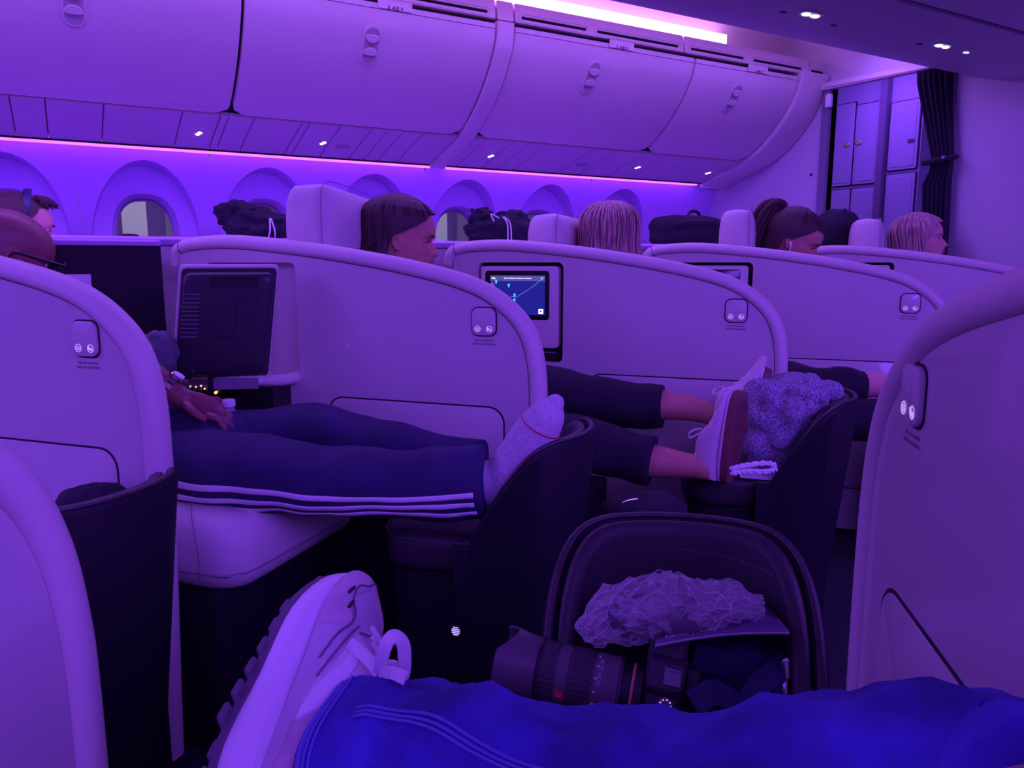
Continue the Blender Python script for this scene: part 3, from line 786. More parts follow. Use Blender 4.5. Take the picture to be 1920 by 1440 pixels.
obj('cable_clip', plate(mf2, rrect(.150, 1.0, .10 * .9, .02, .004), .036, .0385, .001), M_monback, mon)
obj('foot_knob', plate(mf2, circle(.06, .80, .016, 16), .034, .046, .003), M_black, mon)
g1 = row(1)
P0 = g1(-.60, .02, .765); P1 = mf2(W_ - .02, .775, .01); P2 = mf2(W_ * .45, .77, .012)
obj('arm', join(tube([(*P0, .022, .8), (*(P0 * .5 + P1 * .5 + Zv * -.006), .021, .8), (*P1, .020, .8)], 12, 4, round_ends=False), tube([(*P1, .020, .8), (*P2, .018, .8)], 12, 3, round_ends=True)), M_rim, mon)
obj('arm_plate', box((P1 + P2) / 2 + mn * .018 - Zv * .004, ((P2 - P1).length * 1.0, .008, .03), (mu, mn, Zv)), M_grey, mon, smooth=False)
obj('hinge', plate(lambda a, b, d: P2 + mu * a + Zv * b + mn * d, rrect(-.0, 0, .012, .05, .003, 2), -.02, .03), M_black, mon)

# ------------------------------------------------------------------ people
HT = [(0, .34, .06, .06), (.02, .385, -.02, .12), (.06, .415, -.12, .185), (.11, .41, -.2, .225), (.15, .395, -.25, .25), (.20, .415, -.29, .268), (.235, .405, -.315, .28), (.27, .42, -.34, .288), (.31, .405, -.37, .298), (.38, .405, -.405, .312), (.45, .405, -.435, .322),
      (.50, .392, -.452, .326), (.56, .425, -.465, .33), (.65, .435, -.472, .335), (.75, .41, -.455, .325), (.85, .335, -.395, .285), (.92, .235, -.305, .225), (.97, .12, -.19, .14), (1.0, -.02, -.06, .03)]


def head_vf(T, seg=48):
    R = cr(HT, 3); rings = []
    for z, fx, bx, wd in R:
        cx = (fx + bx) / 2 + .0; ring = []
        for k in range(seg):
            a = 2 * PI * k / seg; c, s = math.cos(a), math.sin(a)
            x = cx + (fx - cx) * math.copysign(abs(c) ** .9, c); y = wd * math.copysign(abs(s) ** .92, s)
            if c > 0:
                G = lambda y0, z0, sy, sz: math.exp(-((y - y0) / sy) ** 2 - ((z - z0) / sz) ** 2)
                if .27 < z < .56:
                    nh = .125 * (1 - (z - .335) / .2) if z >= .335 else .125 * max(0, (z - .275) / .06)
                    x += max(0, nh) * math.exp(-(y / (.05 + .03 * (z < .37))) ** 2)
                x -= .05 * (G(.14, .495, .07, .05) + G(-.14, .495, .07, .05))
                x += .028 * (G(0, .265, .09, .018) + G(0, .212, .08, .02)) - .02 * G(0, .238, .1, .008)
                x += .022 * (G(.14, .565, .1, .025) + G(-.14, .565, .1, .025)) + .012 * (G(.2, .4, .08, .07) + G(-.2, .4, .08, .07))
            ring.append(T(x, y, z))
        rings.append(ring)
    parts = [loft(rings)]
    for s in (1, -1):
        ear = []
        for q, rr, off in ((0, .6, .0), (.02, .9, .02), (.045, 1.08, .035), (.055, 1.0, .04), (.045, .72, .035), (.03, .5, .03), (.028, .05, .03)):
            ear.append([T(-.03 + .058 * rr * math.cos(a) - .02 * math.sin(a) * 1, s * (.305 + q), .44 + .10 * rr * math.sin(a) - off * .1) for a in [2 * PI * j / 20 for j in range(20)]])
        parts.append(loft(ear))
    return join(*parts)


def head_T(c, yaw, pitch, H, roll=0):
    """c = head centre; local x forward, y left, z up, measured in head heights, z from the chin"""
    Rm = Matrix.Rotation(math.radians(yaw), 3, 'Z') @ Matrix.Rotation(math.radians(-pitch), 3, 'Y') @ Matrix.Rotation(math.radians(roll), 3, 'X')
    c = V3(c)
    return lambda x, y, z: c + Rm @ (Vector((x, y, z - .5)) * H)


def face_parts(T, person, skin, brow=M_hair_d, eyes=True, H=.235, closed=False):
    for s in (1, -1):
        e = T(.312 if not closed else .322, s * .145, .495); a = T(.322, s * .145, .545) - e; r = .045 * H
        vs = []; rings = []
        for i in range(1, 8):
            th = PI * i / 8; rings.append([e + Vector((math.sin(th) * math.cos(p), math.sin(th) * math.sin(p), math.cos(th))) * r for p in [2 * PI * j / 12 for j in range(12)]])
        obj('eyelid' if closed else 'eye', loft(rings), skin if closed else M_eye, person)
        obj('eyelash', wire([T(.368, s * .09, .494), T(.376, s * .13, .505), T(.362, s * .175, .50), T(.34, s * .20, .488)], .0016), M_ink, person)
        obj('eyebrow', tube([(*T(.425, s * .07, .553), .0018), (*T(.425, s * .13, .572), .003), (*T(.38, s * .21, .567), .0015)], 6, 4), brow, person)
    obj('lips', join(tube([(*T(.385, .085, .238), .0012), (*T(.436, .03, .258), .0042), (*T(.441, 0, .254), .0045), (*T(.436, -.03, .258), .0042), (*T(.385, -.085, .238), .0012)], 8, 4),
                    tube([(*T(.385, .08, .234), .0012), (*T(.432, .03, .216), .0045), (*T(.435, 0, .214), .005), (*T(.432, -.03, .216), .0045), (*T(.385, -.08, .234), .0012)], 8, 4)), mat('lips', (.55, .16, .18), .4), person)


def hd_r(z, a):
    """head surface radius data at height z (head heights): centre x, rx, ry"""
    zz = [r[0] for r in HT]; fx = np.interp(z, zz, [r[1] for r in HT]); bx = np.interp(z, zz, [r[2] for r in HT]); wd = np.interp(z, zz, [r[3] for r in HT])
    return (fx + bx) / 2, (fx - bx) / 2, wd


def hair_shell(T, front, length, lift=.05, seg=64, flare=0, wave=.012, top=.055):
    """hair cap as meridian strands of a closed shell; front(a)= lowest z allowed at azimuth a, length(a)= end z"""
    vs = []; fs = []; nz = 26; rings_o = []; rings_i = []
    for k in range(seg):
        a = 2 * PI * k / seg; end = length(a); col = []
        for i in range(nz + 1):
            t = i / nz; th = t * PI / 2
            z = 1.0 - (1.0 - end) * (t ** 1.35)
            zz = max(min(z, .999), .0)
            if z > .45: cx, rx, ry = hd_r(zz, a)
            else:
                cx, rx, ry = hd_r(.45, a); rx = rx + flare * (.45 - z); ry = ry + flare * (.45 - z)
            g = noise.noise(Vector((math.cos(a) * 9, math.sin(a) * 9, z * 1.2))) * wave + math.sin(k * 2.4) * wave * .35 + math.sin(k * 1.1 + z * 5) * wave * .4
            L = lift * min(1, .55 + t * .7) + g
            col.append((cx + (rx + L) * math.cos(a), (ry + L) * math.sin(a), z + (top * (1 - t)) * 1.0))
        rings_o.append(col)
    for k in range(seg):
        for c in rings_o[k]: vs.append(T(*c))
    n = nz + 1
    for k in range(seg):
        k2 = (k + 1) % seg
        for i in range(nz): fs.append((k * n + i, k * n + i + 1, k2 * n + i + 1, k2 * n + i))
    vs.append(T(-.02, 0, 1.0 + top)); c = len(vs) - 1
    for k in range(seg): fs.append((c, k * n, ((k + 1) % seg) * n))
    return vs, fs


def strands(T, starts, r=.0028, seed=1):
    out = []
    for pts in starts: out.append(tube([(*T(*p), r * (1 if 0 < i < len(pts) - 1 else .5)) for i, p in enumerate(pts)], 5, 3, round_ends=False))
    return join(*out)


def person(label, c, yaw, pitch, H, skin, torso, roll=0, neck=True):
    """head plus whatever body tubes are passed, grown into one continuous surface"""
    T = head_T(c, yaw, pitch, H, roll)
    t = thing('person', V3(c) - Zv * (c[2] - (min(min(p[2] for p in tb) for tb in torso) - .1) if torso else 0), label, 'person')
    parts = [head_vf(T)]
    if torso:
        nb = torso[0][0]
        parts.append(tube([(*T(-.08, 0, .25), .24 * H), (*T(-.10, 0, .02), .23 * H), (*(V3(nb[:3]) + Zv * .0), .30 * H)], 16, 4))
        for tb in torso: parts.append(tube(tb, 18, 5))
    b = obj('body', join(*parts), skin, t); remesh(b, .0048, 3)
    BASE[t.name] = V3(t.location)
    return t, T


def az(a):  # azimuth folded to -180..180 degrees
    d = math.degrees(a) % 360
    return d - 360 if d > 180 else d


def seated(f, u, v, lean=0):
    """torso and thighs of somebody sitting in suite frame f below the head at u, v"""
    sh = f(u - .03, v, 1.045); pel = f(u - .02 + .06, v, .66)
    body = [[(*sh, .075, 1.0), (*(f(u - .03, v, .98)), .13, 1.15), (*f(u, v, .85), .125, 1.2), (*pel, .13, 1.2)]]
    for s in (-1, 1):
        body.append([(*f(u - .03, v + s * .13, 1.0), .06), (*f(u, v + s * .20, .84), .047), (*f(u + .10, v + s * .19, .70), .04), (*f(u + .28, v + s * .12, .70), .032), (*f(u + .36, v + s * .08, .70), .026)])
    return body


def top_garment(t, f, u, v, m):
    sh = f(u - .03, v, 1.02)
    parts = [tube([(*f(u - .03, v, 1.03), .10, 1.0), (*(f(u - .03, v, .98)), .145, 1.15), (*f(u, v, .85), .14, 1.2), (*f(u + .04, v, .64), .145, 1.2)], 20, 5, wr=.01, ws=14)]
    for s in (-1, 1): parts.append(tube([(*f(u - .03, v + s * .13, 1.0), .07), (*f(u, v + s * .20, .84), .056), (*f(u + .10, v + s * .19, .70), .048), (*f(u + .24, v + s * .14, .70), .042)], 14, 5, wr=.008, ws=20))
    o = obj('top', join(*parts), m, t); remesh(o, .008, 2)


# --- dark haired woman (second suite), profile to the right
f = row(1); hc = (.705, 2.285, 1.205)
def hpos(px, py, zc):   # point at depth zc on the line of sight through a pixel of the 1920 frame
    fw = Vector((math.cos(YAW) * math.cos(PITCH), math.sin(YAW) * math.cos(PITCH), -math.sin(PITCH))); rt = Vector((math.sin(YAW), -math.cos(YAW), 0)); up = rt.cross(fw)
    return EYE + fw * zc + rt * (px - 960) / FPX * zc - up * (py - 720) / FPX * zc


def uv(f, p): q = p - f.o; return q.dot(f.u), q.dot(f.v)


c = hpos(750, 447, 2.47); u_, v_ = uv(f, c); seat_b = seated(f, u_ - .04, v_)
t, T = person('woman with long dark brown hair in profile against the tall wide headrest', c, -23, -6, .253, M_skin1, seat_b)
face_parts(T, t, M_skin1, closed=True)
hs_ = hair_shell(T, None, lambda a: (lambda q: .84 if q < 30 else .84 - (q - 30) / 68 * .34 if q < 98 else .50 - min(1, (q - 98) / 26) * .95)(abs(az(a))), .075, flare=.12, wave=.02, seg=110)
tie = [[(math.cos(a) * .40 - .05, math.sin(a) * .34, .80), (-.10 + .1 * math.cos(a), math.sin(a) * .38, .62), (-.35, math.sin(a) * .33, .38), (-.50 - .03 * random.random(), math.sin(a) * .30, .10), (-.50, math.sin(a) * .26, -.35)] for a in [(-1.25 + 2.5 * i / 27) for i in range(28)]]
obj('hair', join(hs_, strands(T, tie, .006)), M_hair_d, t, sharp=None)
top_garment(t, f, u_ - .04, v_, M_blackcloth)
# her legs and sneakers
LEGC = mat('black_trousers', (.016, .012, .028), .85, bump=.15, bscale=300)
b2 = [tube([(*f(.20, .42, .67), .05), (*f(.36, .42, .675), .050), (*f(.48, .43, .668), .040), (*f(.55, .43, .655), .033), (*f(.575, .43, .64), .030)], 16, 6),
      tube([(*f(.20, .25, .57), .05), (*f(.38, .25, .545), .050), (*f(.47, .255, .537), .041), (*f(.53, .25, .535), .034), (*f(.565, .245, .53), .030)], 16, 6)]
lg = obj('bare_leg', join(*b2), M_skin1, t); remesh(lg, .006, 2)
pant = join(tube([(*f(-.32, .40, .70), .115), (*f(-.1, .41, .685), .105), (*f(.12, .42, .68), .085), (*f(.30, .42, .665), .072), (*f(.415, .42, .665), .066)], 22, 7, wr=.012, ws=12, round_ends=False),
            tube([(*f(-.32, .22, .64), .115), (*f(-.1, .22, .62), .11), (*f(.12, .24, .585), .088), (*f(.30, .25, .555), .075), (*f(.415, .25, .54), .07)], 22, 7, wr=.012, ws=12, round_ends=False))
obj('trousers', pant, LEGC, t, sharp=None)


def sneaker(parent, o, toe, sole_n, L=.27, W=.098, side=1, tilt=0):
    """casual sneaker: o = heel point on the sole plane, toe = unit direction to the toe, sole_n = outward sole normal"""
    toe = toe.normalized(); sole_n = (sole_n - toe * sole_n.dot(toe)).normalized(); lat = toe.cross(sole_n).normalized() * side
    fn = lambda a, b, d: o + toe * a + lat * b - sole_n * d
    out = []
    kk = 34
    for i in range(kk):
        a = 2 * PI * i / kk; x = L / 2 - L / 2 * math.cos(a); wv = W / 2 * (.80 + .20 * math.sin(min(1, x / (L * .72)) * PI / 2)) * (1 - .10 * math.sin(PI * x / L))
        y = wv * math.copysign(abs(math.sin(a)) ** .62, math.sin(a)); out.append((x, y + .006 * math.sin(PI * x / L)))
    s = thing('sneaker', fn(L / 2, 0, 0), 'x', 'shoe') if False else None
    obj('sole', plate(fn, out, 0, .024, .004), M_gum, parent)
    obj('tread', join(*[plate(fn, [(x, -W * .32 + 0), (x + .002, -W * .32), (x + .008, 0), (x + .002, W * .32), (x, W * .32), (x + .006, 0)], -.0012, .001) for x in np.arange(.03, L - .03, .006)]), mat('gum_tread', (.15, .05, .055), .7), parent)
    obj('foxing', plate(fn, inset(out, -.0006), .0235, .031, .002), M_shoe, parent)
    rings = []
    hp = [(.004, .030, .070, .75), (.02, .030, .098, .9), (.06, .030, .110, .95), (.10, .030, .112, .96), (.135, .030, .096, .97), (.17, .030, .070, .97), (.21, .030, .054, .95), (.245, .030, .043, .85), (.264, .030, .034, .6)]
    for x, zb, zt, ww in cr(hp, 4):
        ring = []
        wv = W / 2 * ww * (.80 + .2 * min(1, x / .19)); op = 1 if x < .115 else 0
        for j in range(24):
            a = 2 * PI * j / 24; y = wv * math.copysign(abs(math.cos(a)) ** .6, math.cos(a)) * (1 - .28 * max(0, math.sin(a)) * (1 if x < .2 else .6)); z = (zb + zt) / 2 + (zt - zb) / 2 * math.copysign(abs(math.sin(a)) ** .75, math.sin(a))
            ring.append(fn(x, y, z))
        rings.append(ring)
    obj('upper', loft(rings), M_shoe, parent)
    lc = []
    for i in range(5):
        x = .135 + .02 * i; z = .092 - .0125 * i; lc += [wire([fn(x, -.022, z - .006), fn(x + .004, 0, z + .004), fn(x + .012, .022, z - .014)], .0024), wire([fn(x, .022, z - .006), fn(x + .004, 0, z + .004), fn(x + .012, -.022, z - .014)], .0024)]
    for sgn in (1, -1): lc.append(wire([fn(.125, 0, .103), fn(.105, sgn * .03, .125), fn(.125, sgn * .045, .118), fn(.135, sgn * .02, .105), fn(.128, 0, .103)], .0024))
    obj('laces', join(*lc), M_white, parent)
    obj('sock', tube([(*fn(.035, 0, .085), .034), (*fn(.035, 0, .108), .036)], 16, 3, round_ends=False), M_white, parent)


s1 = (D * .98 + N * -.10).normalized()
sneaker(t, f(.632, .235, .498), (Zv + D * .10 + N * .02).normalized(), (D * .92 + N * -.38).normalized(), L=.262)
sneaker(t, f(.645, .43, .572), (Zv * .86 + D * .30 + N * .10).normalized(), (D * .85 - Zv * .25 + N * .18).normalized(), L=.235)

# --- straight-haired blonde woman, seen from behind
f = row(2); c = hpos(1142, 450, 2.95); u_, v_ = uv(f, c); sb = seated(f, u_, v_)
t, T = person('blonde woman with long straight hair seen from behind, head turned to the window', c, 50, 0, .262, M_skin3, sb)
face_parts(T, t, M_skin3, M_hair_b)
def lenb(a): return .72 if abs(az(a)) < 40 else (.4 if abs(az(a)) < 62 else -.30)
hs_ = hair_shell(T, None, lenb, .09, flare=.16, wave=.02, seg=96)
st = []
for i in range(150):
    a = math.radians(random.uniform(65, 295)); w_ = random.uniform(.07, .125); e_ = random.uniform(-.35, -.2); ph = random.uniform(0, 6)
    pts = []
    for z in (1.02, .93, .78, .6, .4, .2, 0, e_):
        cx, rx, ry = hd_r(max(.45, min(z, .985)), a); g = w_ * (0.6 if z > .95 else 1) + (.14 * (.45 - z) if z < .45 else 0) + .008 * math.sin(z * 9 + ph)
        pts.append((cx + (rx + g) * math.cos(a + .04 * math.sin(z * 5 + ph)), (ry + g) * math.sin(a + .04 * math.sin(z * 5 + ph)), z + .03))
    st.append(pts)
obj('hair', join(hs_, strands(T, st, .0030)), M_hair_b, t, sharp=None)
top_garment(t, f, u_, v_, M_blackcloth)
bl = obj('bare_leg', tube([(*f(.1, .30, .64), .055), (*f(.40, .33, .672), .047), (*f(.50, .34, .67), .04), (*f(.66, .35, .64), .036), (*f(.74, .36, .60), .038)], 16, 6), M_skin3, t)
obj('trousers', join(tube([(*f(-.2, .30, .70), .11), (*f(0, .30, .695), .09), (*f(.16, .30, .672), .078), (*f(.32, .31, .665), .068), (*f(.425, .33, .672), .056)], 20, 8, wr=.016, ws=16, round_ends=False),
                     tube([(*f(-.2, .20, .62), .10), (*f(.1, .20, .58), .085), (*f(.45, .24, .57), .07), (*f(.66, .28, .56), .06)], 20, 6, wr=.014, ws=14)), LEGC, t, sharp=None)

# --- woman with ponytail, looking down
f = row(3); c = hpos(1487, 450, 3.38); u_, v_ = uv(f, c); sb = seated(f, u_, v_)
t, T = person('woman with a dark high ponytail and a white earbud looking down', c, -52, -22, .262, M_skin1, sb)
face_parts(T, t, M_skin1, closed=True)
hs_ = hair_shell(T, None, lambda a: (.78 if abs(az(a)) < 45 else (.78 - (abs(az(a)) - 45) / 35 * .22 if abs(az(a)) < 80 else (.50 if abs(az(a)) < 105 else .12))), .045, wave=.012)
tail = []
for i in range(40):
    a = 2 * PI * i / 40; q = random.uniform(.2, 1) * .15
    tail.append([(-.32, .03 * math.cos(a), .90 + .03 * math.sin(a)), (-.44 + q * .4 * math.cos(a), q * math.sin(a), .99), (-.56 + q * math.cos(a), q * math.sin(a), .84), (-.60 + q * math.cos(a), q * 1.2 * math.sin(a), .5), (-.56 + q * math.cos(a), q * 1.2 * math.sin(a), .15), (-.50 + q * math.cos(a) * .6, q * math.sin(a), -.2)])
obj('hair', join(hs_, strands(T, tail, .015)), M_hair_d, t, sharp=None)
obj('hair_tie', tube([(*T(-.37 + .02 * math.cos(x), .065 * math.cos(x), .93 + .065 * math.sin(x)), .006) for x in [2 * PI * j / 12 for j in range(13)]], 6, 1), M_black, t)
top_garment(t, f, u_, v_, M_blackcloth)
obj('earbud', tube([(*T(.0, -.36, .44), .007), (*T(.03, -.365, .38), .0035), (*T(.05, -.36, .30), .003)], 8, 3), M_white, label='white wireless earbud in the ear of the woman with the ponytail', cat='earbud')

# --- blonde woman at the front, profile, chin up
f = row(4); c = hpos(1722, 450, 3.84); u_, v_ = uv(f, c); sb = seated(f, u_ - .02, v_)[:1]
t, T = person('woman with shoulder-length blonde hair in profile, farthest forward', c, -60, 6, .25, M_skin3, sb)
face_parts(T, t, M_skin3, M_hair_b)
def lenf(a): return .80 if abs(az(a)) < 35 else (.80 - (abs(az(a)) - 35) / 45 * .5 if abs(az(a)) < 80 else (.0 if abs(az(a)) < 100 else -.25))
st = []
for i in range(90):
    a = math.radians(random.choice((-1, 1)) * random.uniform(72, 180)); w_ = random.uniform(.06, .10); ph = random.uniform(0, 6); pts = []
    for z in (1.0, .9, .7, .5, .3, .1, -.1 - .2 * (abs(az(a)) > 95)):
        cx, rx, ry = hd_r(max(.45, min(z, .985)), a); g = w_ + (.12 * (.45 - z) if z < .45 else 0) + .012 * math.sin(z * 9 + ph)
        pts.append((cx + (rx + g) * math.cos(a), (ry + g) * math.sin(a), z + .02))
    st.append(pts)
obj('hair', join(hair_shell(T, None, lenf, .07, flare=.12, wave=.02), strands(T, st, .004)), M_hair_b, t, sharp=None)
obj('top', tube([(*f(u_ - .05, v_, 1.03), .09, 1.0), (*f(u_ - .05, v_, .98), .125, 1.15), (*f(u_ - .02, v_, .85), .12, 1.2), (*f(u_ + .02, v_, .64), .12, 1.2)], 20, 5), M_blackcloth, t)

# --- man with headphones near the window
c = hpos(38, 432, 2.75)
tb = [[(*(c + Vector((-.04, 0, -.16))), .07), (*(c + Vector((-.05, 0, -.24))), .13, 1.2), (*(c + Vector((-.05, 0, -.55))), .14, 1.2)]]
t, T = person('man with short brown hair and headphones behind the dark divider', c, 6, 0, .245, M_skin3, tb)
face_parts(T, t, M_skin3, M_hair_m)
fr2_ = []
for i in range(60):
    a = math.radians(random.uniform(-55, 55)); fr2_.append([(.30 * math.cos(a), .25 * math.sin(a), 1.0), (.42 * math.cos(a), .27 * math.sin(a), .96), (.50 * math.cos(a) + random.uniform(-.02, .03), .28 * math.sin(a), .86 + random.uniform(-.04, .03))])
obj('hair', join(hair_shell(T, None, lambda a: .82 if abs(az(a)) < 50 else (.82 - (abs(az(a)) - 50) / 40 * .3 if abs(az(a)) < 90 else .28), .035, wave=.014, top=.05), strands(T, fr2_, .003)), M_hair_m, t, sharp=None)
obj('shirt', tube([(*(c + Vector((-.045, 0, -.19))), .10), (*(c + Vector((-.05, 0, -.26))), .15, 1.2), (*(c + Vector((-.05, 0, -.57))), .15, 1.2)], 18, 4), M_blackcloth, t)
hp = thing('headphones', T(0, 0, .45), 'dark blue over-ear headphones worn by the man by the window', 'headphones')
M_hp = mat('headphone_blue', (.03, .035, .12), .35)
obj('headband', loft([[T(.0 + .14 * math.sin(a) + dx * .8, (.36 + dr) * math.cos(a), .47 + (.60 + dr) * math.sin(a)) for dx, dr in ((-.06, 0), (.06, 0), (.06, .035), (-.06, .035))] for a in [PI * j / 24 for j in range(25)]]), M_hp, hp)
for s in (1, -1):
    obj('ear_cup', loft([[T(.0 + .13 * g * math.cos(a), s * d, .44 + .16 * g * math.sin(a)) for a in [2 * PI * j / 24 for j in range(24)]] for g, d in ((.8, .32), (1, .34), (1, .40), (.85, .44), (.4, .45))]), M_hp, hp)

# --- bald man lying in the first suite
f = row(0); c = hpos(14, 480, 2.09)
A_ = lambda u, v, z: f(u, v, z)
tb = [[(*A_(-.60, .34, .97), .055), (*A_(-.52, .34, .86), .10, 1.35), (*A_(-.36, .34, .70), .10, 1.4), (*A_(-.14, .34, .60), .095, 1.3), (*A_(.0, .34, .595), .08, 1.3)],
      [(*A_(.0, .27, .61), .07), (*A_(.35, .26, .612), .055), (*A_(.55, .28, .61), .045), (*A_(.76, .335, .62), .036)],
      [(*A_(.0, .42, .63), .075), (*A_(.22, .45, .665), .045), (*A_(.50, .43, .64), .040), (*A_(.66, .42, .63), .034)],
      [(*A_(-.52, .20, .86), .045), (*A_(-.30, .17, .86), .044), (*A_(-.18, .22, .875), .040), (*A_(-.105, .27, .825), .037), (*A_(-.062, .29, .787), .029), (*A_(-.03, .30, .765), .026)],
      [(*A_(-.52, .48, .86), .045), (*A_(-.36, .56, .74), .04), (*A_(-.22, .54, .70), .034), (*A_(-.08, .46, .72), .026)]]
t, T = person('bald man lying back in navy trousers with three white stripes and a grey sock', c, 22, -18, .25, M_skin2, tb)
face_parts(T, t, M_skin2)
# hand with five fingers resting on the waist
hb = A_(-.035, .30, .768)
hd_dir = (A_(.05, .325, .722) - hb).normalized(); hl = hd_dir.cross(Zv).normalized()
hand = [tube([(*hb, .024, .6), (*(hb + hd_dir * .045), .036, .4), (*(hb + hd_dir * .085), .034, .38)], 14, 4, up=tuple(hl))]
for i, (o_, L_) in enumerate(((-.027, .062), (-.009, .072), (.009, .068), (.027, .052))):
    b_ = hb + hd_dir * .08 + hl * o_; hand.append(tube([(*b_, .0095), (*(b_ + hd_dir * L_ * .5 + Zv * .004), .0088), (*(b_ + hd_dir * L_ * .8 - Zv * .008), .008), (*(b_ + hd_dir * L_ * .9 - Zv * .022), .007)], 8, 3))
b_ = hb + hd_dir * .02 + hl * .028; hand.append(tube([(*b_, .012), (*(b_ + hd_dir * .03 + hl * .02), .010), (*(b_ + hd_dir * .06 + hl * .022 - Zv * .004), .008)], 8, 3))
obj('hand', join(*hand), M_skin2, t)
obj('shirt', tube([(*A_(-.58, .34, .93), .08), (*A_(-.52, .34, .86), .12, 1.35), (*A_(-.36, .34, .70), .12, 1.4), (*A_(-.14, .34, .615), .118, 1.3), (*A_(.04, .34, .600), .105, 1.25)], 24, 6, wr=.012, ws=12), M_navy, t)
obj('sleeve', tube([(*A_(-.52, .20, .86), .06), (*A_(-.30, .17, .865), .057), (*A_(-.18, .22, .88), .052), (*A_(-.14, .245, .855), .050)], 16, 5, wr=.006, ws=20, round_ends=False), M_navy, t)
obj('sleeve_band', tube([(*A_(-.152, .237, .862), .052), (*A_(-.132, .25, .848), .052)], 16, 3, round_ends=False), mat('beige_cuff', (.65, .58, .45), .8), t)
NEAR = [(*A_(-.10, .27, .618), .098, 1.0), (*A_(.08, .245, .613), .098, .95), (*A_(.28, .24, .618), .090, .95), (*A_(.45, .265, .615), .082, .95), (*A_(.62, .29, .618), .078, 1.0), (*A_(.755, .32, .628), .070, 1.15)]
trs = obj('trousers', join(tube(NEAR, 30, 9, wr=.012, ws=11, round_ends=False),
                           tube([(*A_(-.10, .44, .615), .095), (*A_(.06, .45, .63), .088), (*A_(.22, .46, .672), .070), (*A_(.40, .44, .660), .064), (*A_(.60, .43, .640), .060), (*A_(.70, .43, .635), .055)], 26, 8, wr=.012, ws=11, round_ends=False)), M_navy, t, sharp=None)
# the three stripes run down the outer seam
NP = cr(NEAR, 9)
for j, (da, w_) in enumerate(((.13, .075), (-.17, .075), (-.47, .075))):
    rr = []
    for i, rw in enumerate(NP):
        u_l = i / (len(NP) - 1); cpos = Vector(rw[:3]); r = rw[3]; q = rw[4]
        an0 = -.28 + da + .05 * math.sin(u_l * 7 + j)
        ring = []
        for e in (-w_, -w_ * .33, w_ * .33, w_):
            an = an0 + e
            d_ = -N * math.cos(an) * r * 1.0 + Zv * math.sin(an) * r * q
            p = cpos + d_; p = p + d_.normalized() * .012 * noise.noise(Vector((p.x * 11, p.y * 11, p.z * 11)))
            ring.append(p + d_.normalized() * .0035)
        ring += [p - N * -.004 for p in ring[::-1]]
        rr.append(ring)
    obj('stripe', loft(rr), M_white, t, sharp=None)
# sock: foot with the toes up
sk = [(*A_(.750, .345, .572), .030, 1.2), (*A_(.775, .345, .600), .050, 1.12), (*A_(.802, .345, .640), .054, 1.05), (*A_(.828, .345, .685), .053, .98), (*A_(.853, .345, .728), .052, .95), (*A_(.876, .345, .764), .049, .90), (*A_(.892, .345, .790), .042, .85), (*A_(.902, .345, .806), .026, .8)]
so = obj('sock', join(tube(sk, 22, 7, up=(0, 0, 1)), tube([(*A_(.70, .325, .622), .048), (*A_(.76, .34, .622), .050), (*A_(.80, .345, .63), .046)], 14, 4)), M_sock, t)
remesh(so, .005, 4)
ring = []
for j in range(17):
    a = PI * (-.1 + 1.2 * j / 16); q = A_(.872, .345, .757)
    ring.append(q - N * math.sin(a) * .0505 + (D * .86 - Zv * .5) * -math.cos(a) * .0455)
obj('sock_seam', tube([(*p, .0014) for p in ring], 6, 2), M_red, so)
BASE[so.name] = BASE[t.name]
gls = thing('eyeglasses', T(.4, 0, .5), 'black framed glasses on the bald man', 'glasses')
for s in (1, -1):
    lens = [T(.50 - .10 * abs(s * .15 + x) ** 2 * 4, s * .15 + x, .50 + z) for x, z in rrect(0, 0, .24, .17, .05, 3)]
    obj('rim', tube([(*p, .0028) for p in lens + lens[:1]], 6, 1), M_black, gls)
    obj('temple', tube([(*T(.47, s * .29, .54), .003), (*T(.2, s * .345, .53), .0035), (*T(-.04, s * .36, .52), .0035), (*T(-.10, s * .35, .46), .003)], 6, 4), M_black, gls)
    obj('lens', (lens, [tuple(range(len(lens)))]), mat('spectacle_lens', (.6, .6, .7), .05, alpha=.18), gls)
obj('bridge', wire([T(.50, -.04, .52), T(.53, 0, .53), T(.50, .04, .52)], .0028), M_black, gls)
wt = thing('wristwatch', A_(-.07, .29, .79), 'chrome link wristwatch on the lying man', 'watch')
wc = A_(-.068, .288, .793); wd = (A_(-.03, .30, .765) - A_(-.105, .27, .825)).normalized(); wx = wd.cross(Zv).normalized(); wy = wx.cross(wd)
for j in range(14):
    a = 2 * PI * j / 14; p = wc + wx * math.cos(a) * .034 + wy * math.sin(a) * .034
    obj('link', box(p, (.013, .018, .005), ((-wx * math.sin(a) + wy * math.cos(a)), wd, (wx * math.cos(a) + wy * math.sin(a)))), M_chrome, wt, smooth=False)
obj('case', plate(lambda a, b, d: wc + wx * a + wd * b + wy * (.034 + d), circle(0, 0, .019, 20), 0, .009, .002), M_chrome, wt)
obj('dial', plate(lambda a, b, d: wc + wx * a + wd * b + wy * (.043 + d), circle(0, 0, .015, 20), 0, .001), M_white, wt)

